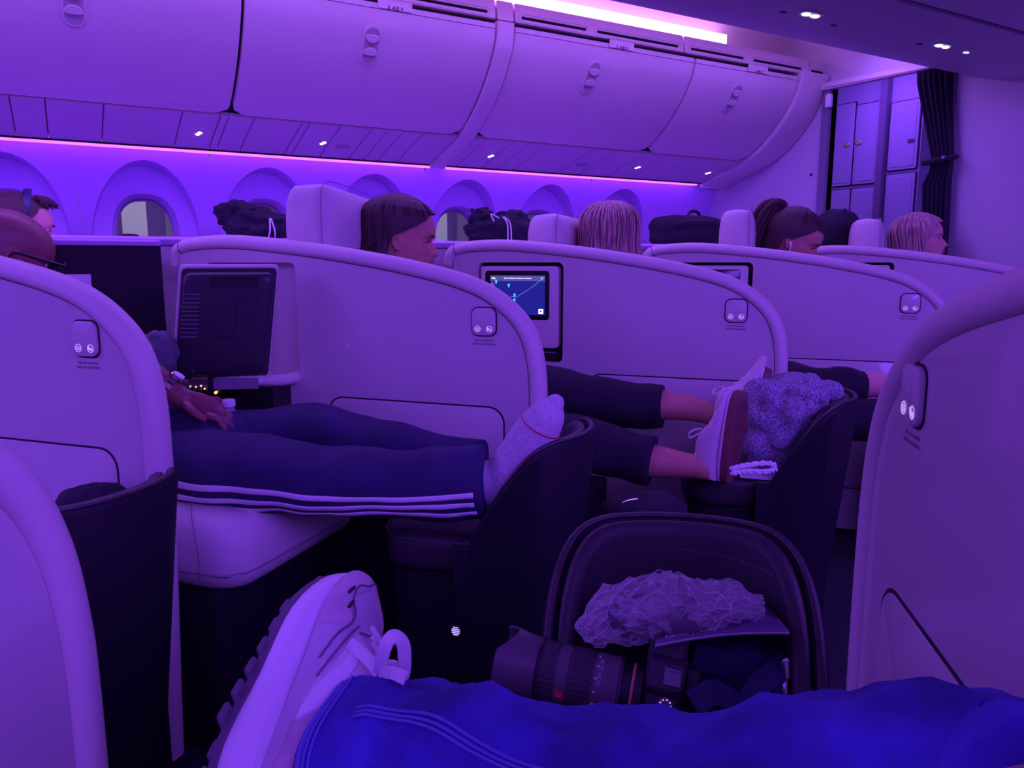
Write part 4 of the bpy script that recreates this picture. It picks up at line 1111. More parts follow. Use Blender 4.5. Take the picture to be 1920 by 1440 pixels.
# --- the photographer: crossed leg in jeans and a white trainer
J = [hpos(640, 1452, .60), hpos(760, 1458, .58), hpos(900, 1485, .565), hpos(1080, 1512, .55), hpos(1280, 1546, .53), hpos(1480, 1525, .505), hpos(1680, 1492, .475), hpos(1880, 1545, .44), hpos(1965, 1600, .40)]
rad = [.058, .066, .069, .069, .0715, .067, .063, .062, .062]
ph = thing('person', hpos(1300, 1500, .55), 'photographer, only a crossed leg in blue jeans with a white trainer shows', 'person')
def jean(p, d, t_, a):
    w1 = noise.noise(Vector((p.x * 9, p.y * 9, p.z * 9))) * .010
    w2 = abs(noise.noise(Vector((p.x * 4 + 7, p.y * 16, p.z * 6)))) * .014
    w3 = abs(noise.noise(Vector(((p.x + p.z) * 7 + 3, (p.x - p.z) * 17, p.y * 5)))) ** .7 * .016
    return p + d * (w1 - w2 * .8 - w3 + .010)


JP = cr([(*p, r) for p, r in zip(J, rad)], 12); rings = []; fr_prev = None
frames = []
for i, rw in enumerate(JP):
    a = JP[max(i - 1, 0)][:3]; b = JP[min(i + 1, len(JP) - 1)][:3]; tt = Vector(b - a).normalized(); x = Vector((0, 0, 1)); x = (x - tt * x.dot(tt)).normalized(); y = tt.cross(x); c_ = Vector(rw[:3]); frames.append((c_, tt, x, y, rw[3]))
    ring = []
    for k in range(40):
        an = 2 * PI * k / 40; d_ = x * math.cos(an) + y * math.sin(an); rr_ = rw[3] * (1 + .04 * math.sin(i * .35 + 2 * an)); ring.append(jean(c_ + d_ * rr_, d_, i, an))
    rings.append(ring)
inner = [[c_ + (p - c_) * .93 for p in r] for r, (c_, *_r) in zip(rings[:6], frames[:6])]
jo = obj('jeans', loft(inner[::-1] + rings), M_denim, ph, sharp=None)


def onjean(i, an, h=.003):
    c_, tt, x, y, r = frames[int(i)]; k = an / (2 * PI) * 40; k0 = int(k) % 40; p = rings[int(i)][k0] * (1 - (k - int(k))) + rings[int(i)][(k0 + 1) % 40] * (k - int(k))
    return p + (p - c_).normalized() * h


ang_cam = []
for i, (c_, tt, x, y, r) in enumerate(frames):
    v = EYE - c_; ang_cam.append(math.atan2(v.dot(y), v.dot(x)) % (2 * PI))
sgn = 1 if ang_cam[20] < PI else -1
# hem stitching near the ankle and the two seams running along the shin
for hi in (1, 2, 3): obj('hem_stitch', tube([(*onjean(hi, 2 * PI * k / 40, .0012), .0012 if hi > 1 else .0022) for k in range(41)], 6, 1), M_denim_l, jo)
for off in (0, .05, .11):
    sp = [onjean(i, (ang_cam[i] - sgn * (.62 + off - .75 * min(1, (i - 8) / 42))) % (2 * PI), .0015) for i in range(8, len(frames) - 6, 2)]
    obj('seam', tube([(*p, .0013) for p in sp], 6, 2), M_denim_l, jo)

# trainer
TOE = hpos(612, 1112, .80); HEEL = hpos(378, 1560, .57)
tl = (TOE - HEEL); SL = tl.length; tl.normalize()
# sole faces left and away; tongue faces right and towards us
sole_dir = (hpos(170, 1015, .87) - hpos(500, 1250, .66)).normalized(); sole_dir = (sole_dir - tl * sole_dir.dot(tl)).normalized()
lat = tl.cross(sole_dir).normalized()
if lat.dot(EYE - HEEL) < 0: lat = -lat            # lat points to the photographer (inner side of the shoe)
SO = HEEL


def sf_(a, b, d):  # a heel->toe, b towards the photographer, d away from the sole
    return SO + tl * a + lat * b - sole_dir * d


L = SL
lb = obj('body', join(tube([(*p, .045) for p in J[::-1]] + [(*hpos(620, 1440, .61), .038)], 16, 4), tube([(*J[0], .038), (*sf_(.075, 0, .105), .034), (*sf_(.085, 0, .07), .032), (*sf_(.14, 0, .055), .030), (*sf_(.20, 0, .042), .024), (*sf_(.245, 0, .036), .017)], 16, 4)), M_skin3, ph); remesh(lb, .006, 2)
def outl(sc_=1, k=44):
    o_ = []
    for i in range(k):
        a = 2 * PI * i / k; x = L / 2 - L / 2 * math.cos(a); wv = .052 * (.78 + .24 * math.sin(min(1, x / (L * .74)) * PI / 2)) * (1 - .16 * math.exp(-((x - L * .42) / .05) ** 2))
        o_.append((x, wv * math.copysign(abs(math.sin(a)) ** .6, math.sin(a)) * sc_))
    return o_


def rock(x): return .016 * max(0, (x - L * .7) / (L * .3)) ** 1.6 + .006 * max(0, (.04 - x) / .04)
ff = lambda a, b, d: sf_(a, b, d + rock(a))
sh = thing('trainer', sf_(L / 2, 0, 0), 'chunky white and pale suede trainer on the photographer, laces tied in a bow', 'shoe')
obj('outsole', plate(ff, inset(outl(), -.001), -.002, .006, .001), M_out, sh)
obj('tread_block', join(*[plate(ff, rrect(x, 0, .017, .100 * (1 if .06 < x < L - .05 else .74), .003, 2), -.0055, 0, .002) for x in np.arange(.02, L - .015, .024)]), M_out, sh)
mr = []
for ins, d in ((.002, .004), (-.003, .009), (-.004, .019), (-.002, .027), (.004, .032), (.013, .033)):
    mr.append([ff(a, b, d + (.012 * max(0, 1 - a / .12) if d > .02 else 0)) for a, b in inset(outl(), ins)])
obj('midsole', loft(mr), M_mid, sh)
hp_ = [(.006, .03, .080, .66), (.02, .028, .105, .82), (.05, .028, .122, .90), (.085, .028, .122, .93), (.12, .028, .112, .96), (.155, .028, .098, .98), (.19, .026, .083, 1.0), (.225, .025, .071, 1.0), (.255, .025, .062, .95), (.278, .025, .053, .82), (.293, .025, .043, .55)]
kx = L / .30
def urow(x, ww): return .052 * (.78 + .24 * math.sin(min(1, x / (L * .74)) * PI / 2)) * ww * .98


UR = cr([(a * kx, b, c_, d_) for a, b, c_, d_ in hp_], 5)


def upt(x, an, h=0):
    b0, c0, w0 = [np.interp(x, UR[:, 0], UR[:, i]) for i in (1, 2, 3)]; wv = urow(x, w0) + h; c, s = math.cos(an), math.sin(an)
    top = max(0, s); nar = 1 - (.42 if x < L * .62 else .42 - .30 * (x - L * .62) / (L * .38)) * top ** 1.2
    y = wv * math.copysign(abs(c) ** .62, c) * nar; z = (b0 + c0) / 2 + ((c0 - b0) / 2 + h) * math.copysign(abs(s) ** .8, s)
    return ff(x, y, z)


up = [[upt(rw[0], 2 * PI * j / 40) for j in range(40)] for rw in UR]
# raised toe hull so the box is rounded
obj('upper', loft(up), M_mesh, sh)


def overlay(name, pts_in, m, th=.0028, n=14):
    """raised overlay on the upper: quad patch between two curves given as (x, angle) rows"""
    lo, hi = pts_in; lo = cr(lo, 6); hi = cr(hi, 6); k = min(len(lo), len(hi)); G = []
    for i in range(k):
        r_ = []
        for j in range(n + 1):
            q = j / n; x = lo[i][0] * (1 - q) + hi[i][0] * q; an = lo[i][1] * (1 - q) + hi[i][1] * q
            e = min(q, 1 - q, i / (k - 1), 1 - i / (k - 1)); r_.append(upt(min(max(x, .004), L * .985), an, th * min(1, .35 + e * 14)))
        G.append(r_)
    top = [p for r_ in G for p in r_]; bot = []
    for i in range(k):
        for j in range(n + 1):
            q = j / n; bot.append(upt(min(max(lo[i][0] * (1 - q) + hi[i][0] * q, .004), L * .985), lo[i][1] * (1 - q) + hi[i][1] * q, -.002))
    fs = []; m_ = n + 1; S = len(top)
    for i in range(k - 1):
        for j in range(n): a = i * m_ + j; fs += [(a, a + 1, a + m_ + 1, a + m_), (S + a, S + a + m_, S + a + m_ + 1, S + a + 1)]
    for i in range(k - 1):
        for j in (0, n): a = i * m_ + j; fs.append((a, a + m_, S + a + m_, S + a))
    for j in range(n):
        for i in (0, k - 1): a = i * m_ + j; fs.append((a, a + 1, S + a + 1, S + a))
    return obj(name, (top + bot, fs), m, sh)


for ln in ([(.975, 1.25), (.93, .95), (.885, .80), (.84, .45), (.77, .42), (.71, .56), (.65, .42), (.57, .10), (.47, -.12)], [(.665, .66), (.60, .40), (.50, .10), (.40, -.10)], [(.30, .95), (.335, .35), (.325, -.15)], [(.70, 1.3), (.66, .9), (.645, .70)]):
    obj('panel_line', tube([(*upt(x * L, a_, .0034), .0011) for x, a_ in ln], 6, 5), mat('groove_grey', (.22, .16, .28), .8), sh)  # dark grey groove lines between the overlays
overlay('mudguard', ([(.62 * L, -.35), (.75 * L, -.35), (.9 * L, -.4), (.985 * L, -.4)], [(.66 * L, .55), (.78 * L, .45), (.88 * L, .9), (.96 * L, 1.5)]), M_suede)
overlay('toe_cap', ([(.88 * L, -.3), (.94 * L, -.3), (.985 * L, -.3)], [(.90 * L, 3.4), (.94 * L, 3.4), (.985 * L, 3.4)]), M_suede, .002)
overlay('quarter_panel', ([(.32 * L, -.3), (.44 * L, .0), (.56 * L, .35), (.66 * L, .7)], [(.30 * L, .9), (.42 * L, 1.0), (.54 * L, 1.1), (.63 * L, 1.15)]), M_shoew, .0022)
overlay('side_swoosh_panel' if False else 'side_stripe', ([(.26 * L, -.3), (.40 * L, .02), (.52 * L, .38), (.60 * L, .72)], [(.30 * L, .05), (.42 * L, .35), (.52 * L, .60), (.605 * L, .80)]), M_mid, .005)
overlay('heel_counter', ([(.01 * L, -.35), (.12 * L, -.35), (.26 * L, -.35)], [(.02 * L, .7), (.12 * L, .75), (.20 * L, .55)]), M_suede, .0035)
overlay('eyelet_stay', ([(.36 * L, .95), (.50 * L, .98), (.62 * L, 1.05), (.72 * L, 1.18)], [(.36 * L, 1.28), (.50 * L, 1.32), (.62 * L, 1.38), (.72 * L, 1.45)]), M_suede, .004)
overlay('eyelet_stay', ([(.36 * L, 1.85), (.50 * L, 1.85), (.62 * L, 1.82), (.72 * L, 1.72)], [(.36 * L, 2.2), (.50 * L, 2.18), (.62 * L, 2.1), (.72 * L, 1.95)]), M_suede, .004)
obj('collar', tube([(*upt(.10 * L + .13 * L * (1 + math.cos(a)), PI / 2 + .55 * math.sin(a), .004), .006) for a in [2 * PI * j / 24 for j in range(25)]], 8, 1), M_shoew, sh)
for x, an in ((.735, .22), (.80, .12)): obj('vent_hole', tube([(*upt((x - .02) * L, an + .12, .004), .0017), (*upt((x + .015) * L, an + .2, .004), .0017)], 6, 2), M_ink, sh)
obj('stitching', join(*[tube([(*upt(x * L, .52 + (x - .36) * 1.9 + .12, .0052), .0009), (*upt((x + .008) * L, .52 + (x - .35) * 1.9 + .12, .0052), .0009)], 5, 1) for x in np.arange(.32, .60, .0125)]), mat('stitch_grey', (.3, .25, .35), .8), sh)
lc = []
for i in range(5):
    x = (.40 + .07 * i) * L
    for a0, a1 in ((1.2, 1.95), (1.95, 1.2)): lc.append(tube([(*upt(x, a0, .005), .0028), (*upt(x + .02 * L, 1.57, .010), .0030), (*upt(x + .045 * L, a1, .005), .0028)], 6, 4))
obj('laces', join(*lc), M_white, sh)
kb = upt(.46 * L, 1.57, .012)
r_img = (hpos(820, 1190, .62) - hpos(720, 1240, .62)).normalized()
bw = [kb]
k0 = hpos(712, 1262, .625)
def ribbon(pts, w_=.006, th=.0012):
    P = cr(pts, 8); rr = []
    for i in range(len(P)):
        a = Vector(P[max(i - 1, 0)]); b = Vector(P[min(i + 1, len(P) - 1)]); tt = (b - a).normalized(); vw = (EYE - Vector(P[i])).normalized(); s_ = tt.cross(vw).normalized(); s_ = (s_ * .8 + vw * .6).normalized(); nn = tt.cross(s_)
        p = Vector(P[i]); rr.append([p + s_ * w_ + nn * th, p + s_ * w_ - nn * th, p - s_ * w_ - nn * th, p - s_ * w_ + nn * th])
    return loft(rr)
obj('lace_bow', join(ribbon([k0, hpos(722, 1215, .61), hpos(738, 1193, .61), hpos(757, 1212, .615), hpos(755, 1268, .62), hpos(735, 1250, .622), k0]),
                     ribbon([k0, hpos(690, 1235, .64), hpos(655, 1205, .66)]), ribbon([k0, hpos(735, 1262, .60), hpos(760, 1272, .585)])), M_white, sh)
obj('sock_cuff', tube([(*sf_(.07, 0, .10), .038), (*((sf_(.07, 0, .115) + J[0]) / 2), .040), (*J[0], .043)], 20, 4, round_ends=False), mat('dark_melange_sock', (.16, .14, .22), .95, bump=.5, bscale=400, var=.6, vscale=300), sh)

# ------------------------------------------------------------------ belongings
def blob(c, s, ax=(Vector((1, 0, 0)), Vector((0, 1, 0)), Zv), amp=.1, fs=3, seed=0, e=.8, nu=40, nv=26, flat=True, fold=0):
    vs = []; c = V3(c); rings = []
    for i in range(nv + 1):
        th = PI * (i / nv) * .998 + .001; ring = []
        for j in range(nu):
            p = 2 * PI * j / nu; ce, se = math.cos(p), math.sin(p)
            d = Vector((math.sin(th) ** e * math.copysign(abs(ce) ** e, ce), math.sin(th) ** e * math.copysign(abs(se) ** e, se), math.copysign(abs(math.cos(th)) ** e, math.cos(th))))
            n_ = noise.noise(d * fs * .6 + Vector((seed, seed * 1.7, 3))) + .3 * noise.noise(d * fs * 1.5 + Vector((seed, 5, 3)))
            k = 1 + amp * n_
            if fold: k += fold * .6 * (abs(noise.noise(d * fs * .9 + Vector((9, seed, 1)))) - .2)
            q = d * k
            if flat and q.z < -.85: q.z = -.85
            ring.append(c + ax[0] * q.x * s[0] + ax[1] * q.y * s[1] + ax[2] * q.z * s[2])
        rings.append(ring)
    return loft(rings)


SH = 1.186
t = thing('drawstring_bag', (.62, 3.1, SH), 'crumpled black drawstring bag on the window ledge left of the tall headrest', 'bag', 'black bags on the window ledge')
obj('sack', join(blob((.66, 3.1, SH + .055), (.125, .08, .065), amp=.25, seed=2, fold=.35), blob((.585, 3.1, SH + .095), (.07, .055, .052), amp=.3, seed=5, fold=.4, flat=False)), M_blackcloth, t)
obj('cord', join(wire([(.685, 3.00, SH + .075), (.68, 2.985, SH + .03), (.675, 3.0, SH)], .003), wire([(.69, 3.00, SH + .075), (.698, 2.985, SH + .03), (.70, 3.0, SH)], .003)), M_white, t)
t = thing('drawstring_bag', (1.72, 3.1, SH), 'black drawstring bag with a white looped cord between the dark haired and the blonde woman', 'bag', 'black bags on the window ledge')
obj('sack', join(blob((1.73, 3.1, SH + .055), (.17, .09, .07), amp=.22, seed=8, fold=.3), blob((1.62, 3.08, SH + .11), (.05, .05, .04), amp=.35, seed=9, fold=.4, flat=False), blob((1.78, 3.1, SH + .10), (.09, .06, .045), amp=.3, seed=11, fold=.3, flat=False)), M_blackcloth, t)
obj('cord', join(wire([(1.66, 2.99, SH + .105), (1.62, 2.985, SH + .12), (1.63, 2.98, SH + .09)], .003), wire([(1.68, 2.99, SH + .11), (1.70, 2.985, SH + .08), (1.70, 2.98, SH)], .003), wire([(1.69, 2.99, SH + .11), (1.715, 2.985, SH + .08), (1.718, 2.98, SH)], .003)), M_white, t)
t = thing('backpack', (2.84, 3.1, SH), 'black backpack with a top grab handle on the ledge right of the straight-haired blonde woman', 'bag', 'black bags on the window ledge')
obj('body', blob((2.85, 3.1, SH + .07), (.215, .11, .085), amp=.06, seed=4, e=.55), M_blackcloth, t)
obj('grab_handle', wire([(2.80, 3.05, SH + .135), (2.82, 3.05, SH + .17), (2.87, 3.05, SH + .172), (2.90, 3.05, SH + .135)], .008, 8), M_black, t)
obj('zip', wire([(2.66, 3.0, SH + .10), (2.75, 2.985, SH + .12), (2.9, 2.985, SH + .125), (3.02, 2.99, SH + .10)], .004), M_black, t)
t = thing('backpack', (4.0 - .25, 2.9, SH), 'black rounded backpack on the ledge between the two front women', 'bag', 'black bags on the window ledge')
pb = hpos(1566, 462, 4.0); obj('body', blob(pb + Zv * .05, (.12, .10, .135), amp=.10, seed=6, e=.75, flat=False), M_blackcloth, t)
obj('grab_handle', wire([pb + Vector((-.03, -.05, .165)), pb + Vector((-.01, -.05, .185)), pb + Vector((.02, -.05, .165))], .006, 6), M_black, t)
obj('cap', blob(hpos(244, 452, 3.2), (.045, .04, .03), amp=.08, seed=3), M_blackcloth, label='small dark cap on the ledge in front of the bright window', cat='cap')
# grey knit item by the lying man
kn = hpos(300, 662, 2.10)
obj('grey_pillow', blob(kn, (.05, .05, .055), amp=.25, seed=12, fold=.3, flat=False), M_cap, label='crumpled grey knitted cloth beside the lying man, next to the monitor', cat='cloth')
obj('menu_card', box(hpos(142, 548, 1.98), (.075, .003, .09), (Vector((.98, -.15, 0)).normalized(), Vector((.15, .98, .15)).normalized(), Zv)), M_paper, smooth=False, label='white card held up behind the nearest window side partition', cat='card')
obj('white_headrest_cover', blob(hpos(95, 540, 2.27), (.066, .05, .085), amp=.04, seed=1, flat=False), M_rim, label='pale pillow behind the bald man at the left edge', cat='pillow')
# bottle in the console
bt = hpos(430, 775, 2.06); t = thing('water_bottle', bt - Zv * .07, 'small clear water bottle with a white cap under the swung out monitor', 'bottle')
obj('bottle_body', loft([[bt + Vector((r * math.cos(a), r * math.sin(a), z)) for a in [2 * PI * j / 24 for j in range(24)]] for z, r in ((-.10, .02), (-.098, .024), (-.05, .025), (-.04, .0235), (-.03, .025), (.0, .024), (.012, .015), (.02, .012))]), M_clear, t)
obj('bottle_cap', loft([[bt + Vector((r * math.cos(a), r * math.sin(a), z)) for a in [2 * PI * j / 24 for j in range(24)]] for z, r in ((.018, .015), (.02, .017), (.036, .017), (.038, .015))]), M_white, t)
# dark bag beside the nearest partition and shoulder bag by the own footrest
dk = row(-1)(.86, .35, .70)
obj('shoulder_bag', blob(row(0)(-.02, -.14, .60) , (.075, .06, .13), amp=.12, seed=21, flat=False), M_blackcloth, label='black bag peeking over the left footrest surround', cat='bag') if False else None
pbk = hpos(180, 965, 1.55)
obj('soft_bag', blob(pbk, (.075, .06, .062), amp=.12, seed=21, flat=False), M_blackcloth, label='black soft bag peeking over the left footrest surround', cat='bag')
pq = hpos(1205, 965, 1.85)
t = thing('handbag', pq, 'black handbag with a silver zip behind the arched footrest', 'bag')
obj('bag_body', blob(pq - Zv * .02, (.11, .09, .07), amp=.12, seed=31, fold=.15, flat=False), M_blackcloth, t)
zp = [hpos(x, y, 1.77) for x, y in ((1150, 975), (1160, 950), (1175, 940), (1195, 936))]
obj('zip', wire(zp, .0022), M_chrome, t)
# fleece stuffed in the second footrest
f = row(1)
fl = thing('fleece', f(.78, .45, .5), 'crumpled grey melange fleece stuffed into the footrest behind the sneakers', 'clothing')
a_ = blob(f(.765, .44, .635), (.115, .12, .145), (D, N, Zv), amp=.16, seed=41, fold=.55, fs=1.6, nu=90, nv=60, flat=False)
b_ = blob(f(.80, .42, .735), (.075, .09, .050), (D, N, Zv), amp=.2, seed=47, fold=.5, fs=1.8, nu=60, nv=40, flat=False)
c_ = tube([(*f(.74, .36, .62), .05), (*f(.80, .36, .70), .045), (*f(.855, .42, .735), .036), (*f(.895, .45, .735), .026)], 20, 8, wr=.02, ws=22)
fo = obj('fleece_body', join(a_, b_, c_), M_fleece, fl); remesh(fo, .006, 2)
obj('magazine', box(f(.735, .36, .508), (.16, .15, .006), (D, N, Zv)), M_paper, smooth=False, label='folded pale magazine under the grey fleece', cat='magazine')
hn = []
for k_ in range(2):
    pts = []
    for i in range(40):
        q = i / 39; base_ = [(1372, 878), (1400, 872), (1440, 868), (1455, 876), (1440, 884), (1400, 884), (1374, 888)]
        B_ = cr(base_, 6); bb = B_[min(len(B_) - 1, int(q * (len(B_) - 1)))]; pts.append((*(hpos(bb[0], bb[1], 1.79) + Zv * .003 * math.sin(q * 60 + k_ * PI) + D * .003 * math.cos(q * 60 + k_ * PI)), .0045))
    hn.append(tube(pts, 6, 1))
obj('twisted_cord', join(*hn), M_white, label='white twisted cord handle lying by the sneaker soles', cat='cord')

# camera, booklet and bag of headphones on the own footrest
X_ = N2; Yd = D2
def ow(v, z, u): return D2 * u + N2 * v + Zv * z
ct_ = thing('camera', ow(-.05, .505, 1.0), 'black mirrorless camera with a long hooded zoom lens lying on the own footrest', 'camera')
ax0 = ow(-.20, .542, 1.0); ax1 = ow(.0, .520, .985); cd = (ax1 - ax0).normalized(); cu = Zv - cd * Zv.dot(cd); cu.normalize(); cs = cd.cross(cu)
def lr(x, r, n=36): return [ax0 + cd * x + (cu * math.sin(2 * PI * j / n) + cs * math.cos(2 * PI * j / n)) * r for j in range(n)]
obj('lens_barrel', loft([lr(x, r) for x, r in ((.055, .036), (.056, .0385), (.085, .039), (.086, .0405), (.100, .0405), (.101, .039), (.135, .0395), (.136, .041), (.168, .041), (.17, .037), (.172, .037))]), M_cam2, ct_)
obj('zoom_ring', loft([[p if j % 2 else ax0 + cd * ((p - ax0).dot(cd)) + (p - ax0 - cd * ((p - ax0).dot(cd))) * 1.03 for j, p in enumerate(lr(x, .0405, 72))] for x in (.103, .132)]), M_cam, ct_)
obj('focus_ring', loft([[p if j % 2 else ax0 + cd * ((p - ax0).dot(cd)) + (p - ax0 - cd * ((p - ax0).dot(cd))) * 1.03 for j, p in enumerate(lr(x, .0400, 72))] for x in (.060, .082)]), M_cam, ct_)
hood = []
HN = 48
def hx(j): return .0 + .022 * max(0, math.cos(2 * (2 * PI * j / HN)) * -1) 
hood = [[ax0 + cd * (hx(j) if e else .058) + (cu * math.sin(2 * PI * j / HN) + cs * math.cos(2 * PI * j / HN)) * r for j in range(HN)] for e, r in ((0, .041), (1, .049), (1, .046), (0, .038))]
obj('lens_hood', loft(hood, cap=False), M_cam2, ct_)
obj('hood_lip', loft([lr(.056, .0375), lr(.056, .0425), lr(.060, .0425), lr(.060, .0375)], cap=False), M_black, ct_)
obj('front_glass', loft([lr(.062, .033), lr(.064, .034)]), M_glass, ct_)
obj('mount_ring', loft([lr(x, r) for x, r in ((.172, .034), (.184, .034), (.184, .036), (.200, .036))]), M_black, ct_)
obj('red_ring', loft([lr(.1855, .0365), lr(.1875, .0368), lr(.189, .0365)]), mat('orange_ring', (.9, .25, .15), .4), ct_)
bo = ax0 + cd * .215
bx = (cd, cs, cu)
# the top plate with its dials faces the photographer
vdir = (EYE - bo).normalized(); tp = (vdir - cd * vdir.dot(cd)).normalized(); gd = cd.cross(tp).normalized()
bf = lambda a, b, d: bo + cd * a + gd * b + tp * d      # a: lens axis backwards, b: along the body, d: towards its top
gs = 1 if gd.z > 0 else -1
bo += gd * gs * .024
obj('body_shell', plate(lambda a, b, d: bf(a, b, d), rrect(.012, 0, .052, .128, .012), -.075, .022, .006), M_cam, ct_)
obj('grip', plate(lambda a, b, d: bf(a, b, d), rrect(-.022, -gs * .045, .04, .036, .014), -.070, .012, .006), M_cam, ct_)
obj('viewfinder_hump', loft([[bf(a, gs * .004 + b, d) for a, b in rrect(.014, 0, w1, w2, .006)] for w1, w2, d in ((.055, .055, .020), (.05, .040, .032), (.046, .032, .037))]), M_cam, ct_)
obj('hot_shoe', join(plate(bf, rrect(.022, gs * .004, .022, .020, .002), .036, .039), plate(bf, rrect(.022, gs * .004 + .009, .022, .003, .001), .038, .042), plate(bf, rrect(.022, gs * .004 - .009, .022, .003, .001), .038, .042)), M_grey, ct_)
obj('eyecup', plate(lambda a, b, d: bf(.04 + d, gs * .004 + a, .012 + b), rrect(0, 0, .040, .034, .012), 0, .018, .004), M_black, ct_)
for b_, r_, h_ in ((-.032, .0105, .032), (-.050, .009, .029)):
    dl = obj('dial', plate(bf, circle(.018, gs * b_, r_, 24), .020, h_, .0015), M_cam2, ct_)
    if r_ > .01: obj('dial_mark', join(*[plate(bf, rrect(.018 + .0072 * math.cos(a), gs * b_ + .0072 * math.sin(a), .0022, .0022, .0006, 2), h_, h_ + .0005) for a in [2 * PI * j / 9 for j in range(9)]]), M_lit, dl)  # printed marks, given the button glow to read brighter
obj('shutter_button', plate(bf, circle(-.018, -gs * .045, .006, 16), .012, .017, .001), M_chrome, ct_)
obj('strap_lug', tube([(*(bf(.005 + .006 * math.cos(a), -gs * .066, .010 + .006 * math.sin(a))), .0015) for a in [2 * PI * j / 12 for j in range(13)]], 6, 1), M_chrome, ct_)
obj('strap_lug', tube([(*(bf(.005 + .006 * math.cos(a), gs * .066, .010 + .006 * math.sin(a))), .0015) for a in [2 * PI * j / 12 for j in range(13)]], 6, 1), M_chrome, ct_)
vl = (vdir - cd * vdir.dot(cd)).normalized(); vt_ = cd.cross(vl)
def onlens(x, an, h): return ax0 + cd * x + (vl * math.cos(an) + vt_ * math.sin(an)) * (.0412 + h)
sg = 1 if vt_.z > 0 else -1
obj('lens_scale', text_vf('70 50 35 24', .008, lambda x, y, z: onlens(.146 - y, sg * (.35 + x / .041), .0004)), M_btn, ct_)
obj('scale_mark', join(*[box(onlens(.139, sg * (.95 - .42 * j), 0), (.003, .002, .001), (cd, vt_, vl)) for j in range(5)]), M_btn, ct_)
bdg = obj('red_badge', plate(lambda a, b, d: onlens(.093 + a, -sg * .70 + b / .041 * sg, -.0005 + d), rrect(0, 0, .013, .011, .001, 1), 0, .0012), mat('badge_red', (.9, .02, .06), .4), ct_)
obj('badge_letter', text_vf('G', .010, lambda x, y, z: onlens(.093 + x, -sg * .70 + (y - .0035) / .041 * sg, .0009)), M_btn, bdg)
# strap
M_strap = mat('navy_strap', (.035, .028, .12), .7, bump=.1, bscale=400)
st_ = [hpos(1300, 1320, .98), hpos(1340, 1298, 1.0), hpos(1395, 1322, 1.02), hpos(1420, 1290, 1.04), hpos(1450, 1262, 1.05), hpos(1478, 1250, 1.06)]
def rib(pts, w_, th=.0012, ax=Zv):
    P = cr([tuple(p) for p in pts], 8); rr = []
    for i in range(len(P)):
        a = Vector(P[max(i - 1, 0)]); b = Vector(P[min(i + 1, len(P) - 1)]); tt = (b - a).normalized(); s_ = (ax - tt * ax.dot(tt)).normalized(); nn = tt.cross(s_); p = Vector(P[i])
        rr.append([p + s_ * w_ + nn * th, p + s_ * w_ - nn * th, p - s_ * w_ - nn * th, p - s_ * w_ + nn * th])
    return loft(rr)
obj('strap', join(rib(st_, .016, ax=(Zv * .6 + D2 * .8).normalized()), rib([hpos(1300, 1230, 1.06), hpos(1360, 1245, 1.07), hpos(1420, 1262, 1.07), hpos(1475, 1245, 1.07)], .019), rib([hpos(1430, 1345, 1.0), hpos(1460, 1300, 1.04), hpos(1478, 1255, 1.06)], .012)), M_strap, ct_)
obj('strap_buckle', join(tube([(*hpos(1472, 1238, 1.05), .006), (*hpos(1474, 1270, 1.05), .006)], 8, 2), tube([(*hpos(1470, 1275, 1.05), .005), (*hpos(1472, 1330, 1.04), .005)], 8, 2)), M_chrome, ct_)
# pouch that fills the back of the footrest under the booklet
obj('pouch', blob(hpos(1380, 1262, 1.12), (.085, .05, .055), (N2, D2, Zv), amp=.10, seed=61, flat=True), M_strap, label='dark navy pouch under the booklet on the own footrest', cat='pouch')
bk_ = thing('booklet', hpos(1350, 1190, 1.10), 'purple booklet lettered business premier lying across the camera', 'booklet')
c4 = [hpos(1228, 1208, 1.03), hpos(1480, 1184, 1.04), hpos(1428, 1122, 1.15), hpos(1240, 1146, 1.15)]
def bkf(s, q, d):
    p = (c4[0] * (1 - s) + c4[1] * s) * (1 - q) + (c4[3] * (1 - s) + c4[2] * s) * q; nn = (c4[1] - c4[0]).cross(c4[3] - c4[0]).normalized()
    return p + nn * (d + .006 * math.sin(PI * s))
for nm_, d0, m_ in (('page', -.003, M_paper), ('page', -.0015, M_paper), ('cover', .0, M_book), ('back_cover', -.0045, M_book)):
    gr = 12; vs = [bkf(i / gr, j / 6, d0 + e) for e in (0, .0009) for i in range(gr + 1) for j in range(7)]; n_ = (gr + 1) * 7
    fs = [(i * 7 + j + o_, (i + 1) * 7 + j + o_, (i + 1) * 7 + j + 1 + o_, i * 7 + j + 1 + o_) for o_ in (0, n_) for i in range(gr) for j in range(6)]
    fs += [(i * 7, (i + 1) * 7, (i + 1) * 7 + n_, i * 7 + n_) for i in range(gr)] + [(j, j + 1, j + 1 + n_, j + n_) for j in range(6)] + [(gr * 7 + j, gr * 7 + j + 1, gr * 7 + j + 1 + n_, gr * 7 + j + n_) for j in range(6)]
    obj(nm_, (vs, fs), m_, bk_, sharp=None)
obj('title', text_vf('business premier', .06, lambda x, y, z: bkf(.07 + x * .95, .07 + y * 2.4, .0022 + z), 'LEFT'), mat('title_print', (.95, .92, .98), .5), bk_)
